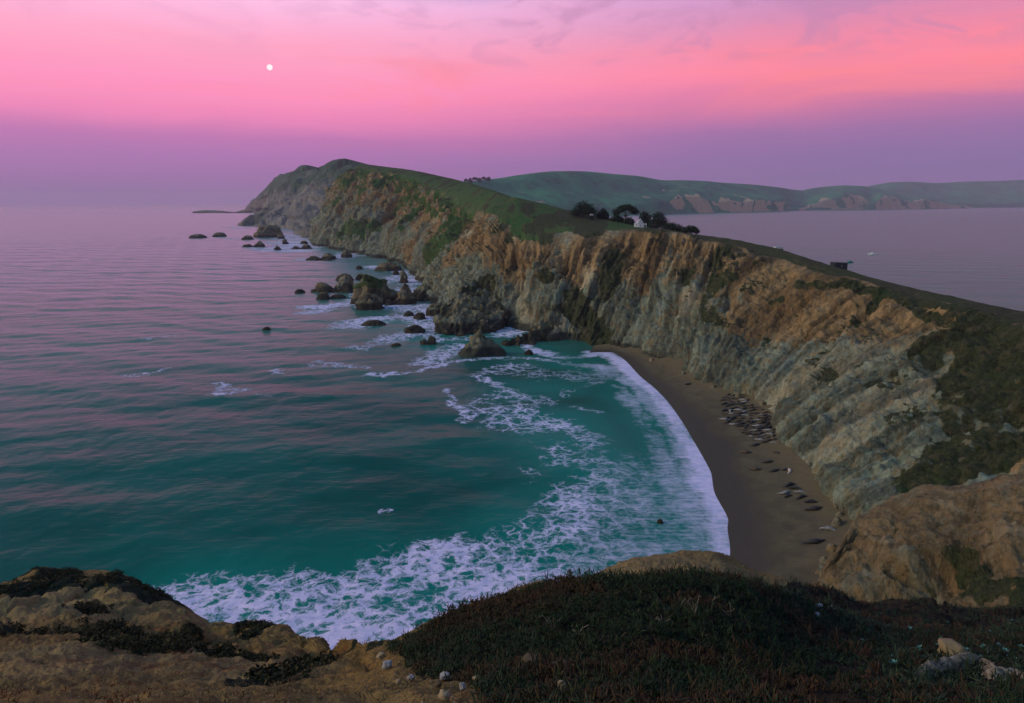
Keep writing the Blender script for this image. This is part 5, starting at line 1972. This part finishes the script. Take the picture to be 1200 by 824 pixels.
def rosette_mesh():
    V, Q = [], []
    r = random.Random(5)
    for k in range(16):
        a = k * 2.4
        L = (1 - k / 22) * 1.0
        el = .25 + k * .06
        ca, sa = math.cos(a), math.sin(a)
        for j, (t, w, up) in enumerate(((.08, .10, 0), (.55, .17, .05), (1.0, .02, .12))):
            rr = L * t * math.cos(el)
            zz = L * t * math.sin(el) + up
            for s in (-1, 1):
                V.append((ca * rr - sa * w * s, sa * rr + ca * w * s, zz))
        b = k * 6
        Q += [(b, b + 1, b + 3, b + 2), (b + 2, b + 3, b + 5, b + 4)]
    me = raw_mesh('succulent_plant', np.array(V), np.array(Q), None, None, True)
    me.materials.append(ROS)
    return me


RM = rosette_mesh()
spots = [(1032, 720), (1081, 725), (1017, 741), (1056, 720), (1101, 750), (1106, 754), (1125, 756), (1152, 760), (1156, 767), (1177, 765), (1182, 772), (1188, 741), (1077, 762), (1083, 772), (1047, 780), (1044, 772), (1111, 730),
         (1022, 728), (1066, 738), (1143, 752), (1170, 758), (1190, 775), (1098, 758), (1132, 764), (1090, 735), (1160, 742), (1052, 752), (1010, 752), (1196, 760), (1072, 770), (1149, 772), (1040, 735), (1120, 742), (1186, 728), (1174, 735)]
rr_ = random.Random(8)
first = None
for x, y in spots:
    c = cast(NB, x, y)
    if c is None:
        continue
    if first is None:
        first = bpy.data.objects.new('succulent_plant', RM)
        o = first
    else:
        o = first.copy()
    COL.objects.link(o)
    o.location = (c[0], c[1], c[2] + .03)
    o.rotation_euler = (rr_.gauss(0, .2), rr_.gauss(0, .2), rr_.uniform(0, 6.3))
    o.scale = (rr_.uniform(.035, .075),) * 3
    tag(o, 'pale blue-green leafy rosette scattered on the dark right-hand slope', 'plant', 'pale rosettes on the right-hand slope')

# dry stalks standing out of the ice plant
DRY = flat_mat('dry_stalk', (.28, .23, .17), .9, .2, 8)
for i, (x, y, hh, lab) in enumerate([(648, 738, 20, 'reddish dry stalk rising from the middle of the ice plant'), (677, 748, 22, 'grey dry stalk beside the reddish one in the ice plant'), (815, 722, 26, 'arched pale dry stalk on the right half of the ice plant'), (833, 710, 16, 'short forked dry stalk behind the arched one'),
                                     (856, 728, 24, 'thin pale dry stalk at the right shoulder of the ice plant'), (776, 735, 16, 'tiny pale dry stalk between the grey and the arched one')]):
    c = cast(NB, x, y)
    if c is None:
        continue
    m_ = np.linalg.norm(c - np.array((0, 0, EYE))) / 800
    bm = bmesh.new()
    r = random.Random(i + 3)
    for k in range(4):
        a = r.uniform(-.9, .9)
        H_ = hh * m_ * r.uniform(.6, 1.0)
        tube(bm, [(0, 0, -.02), (a * H_ * .25, r.uniform(-.03, .03), H_ * .5), (a * H_ * .7, r.uniform(-.05, .05), H_ * r.uniform(.75, 1.0)), (a * H_ * .95, 0, H_ * r.uniform(.6, 1.0))], [.0045, .004, .003, .0015], 5)
    o = bm_link('dry_stalk', bm, DRY)
    o.location = (c[0], c[1], c[2])
    tag(o, lab, 'plant', 'dry stalks in the ice plant')
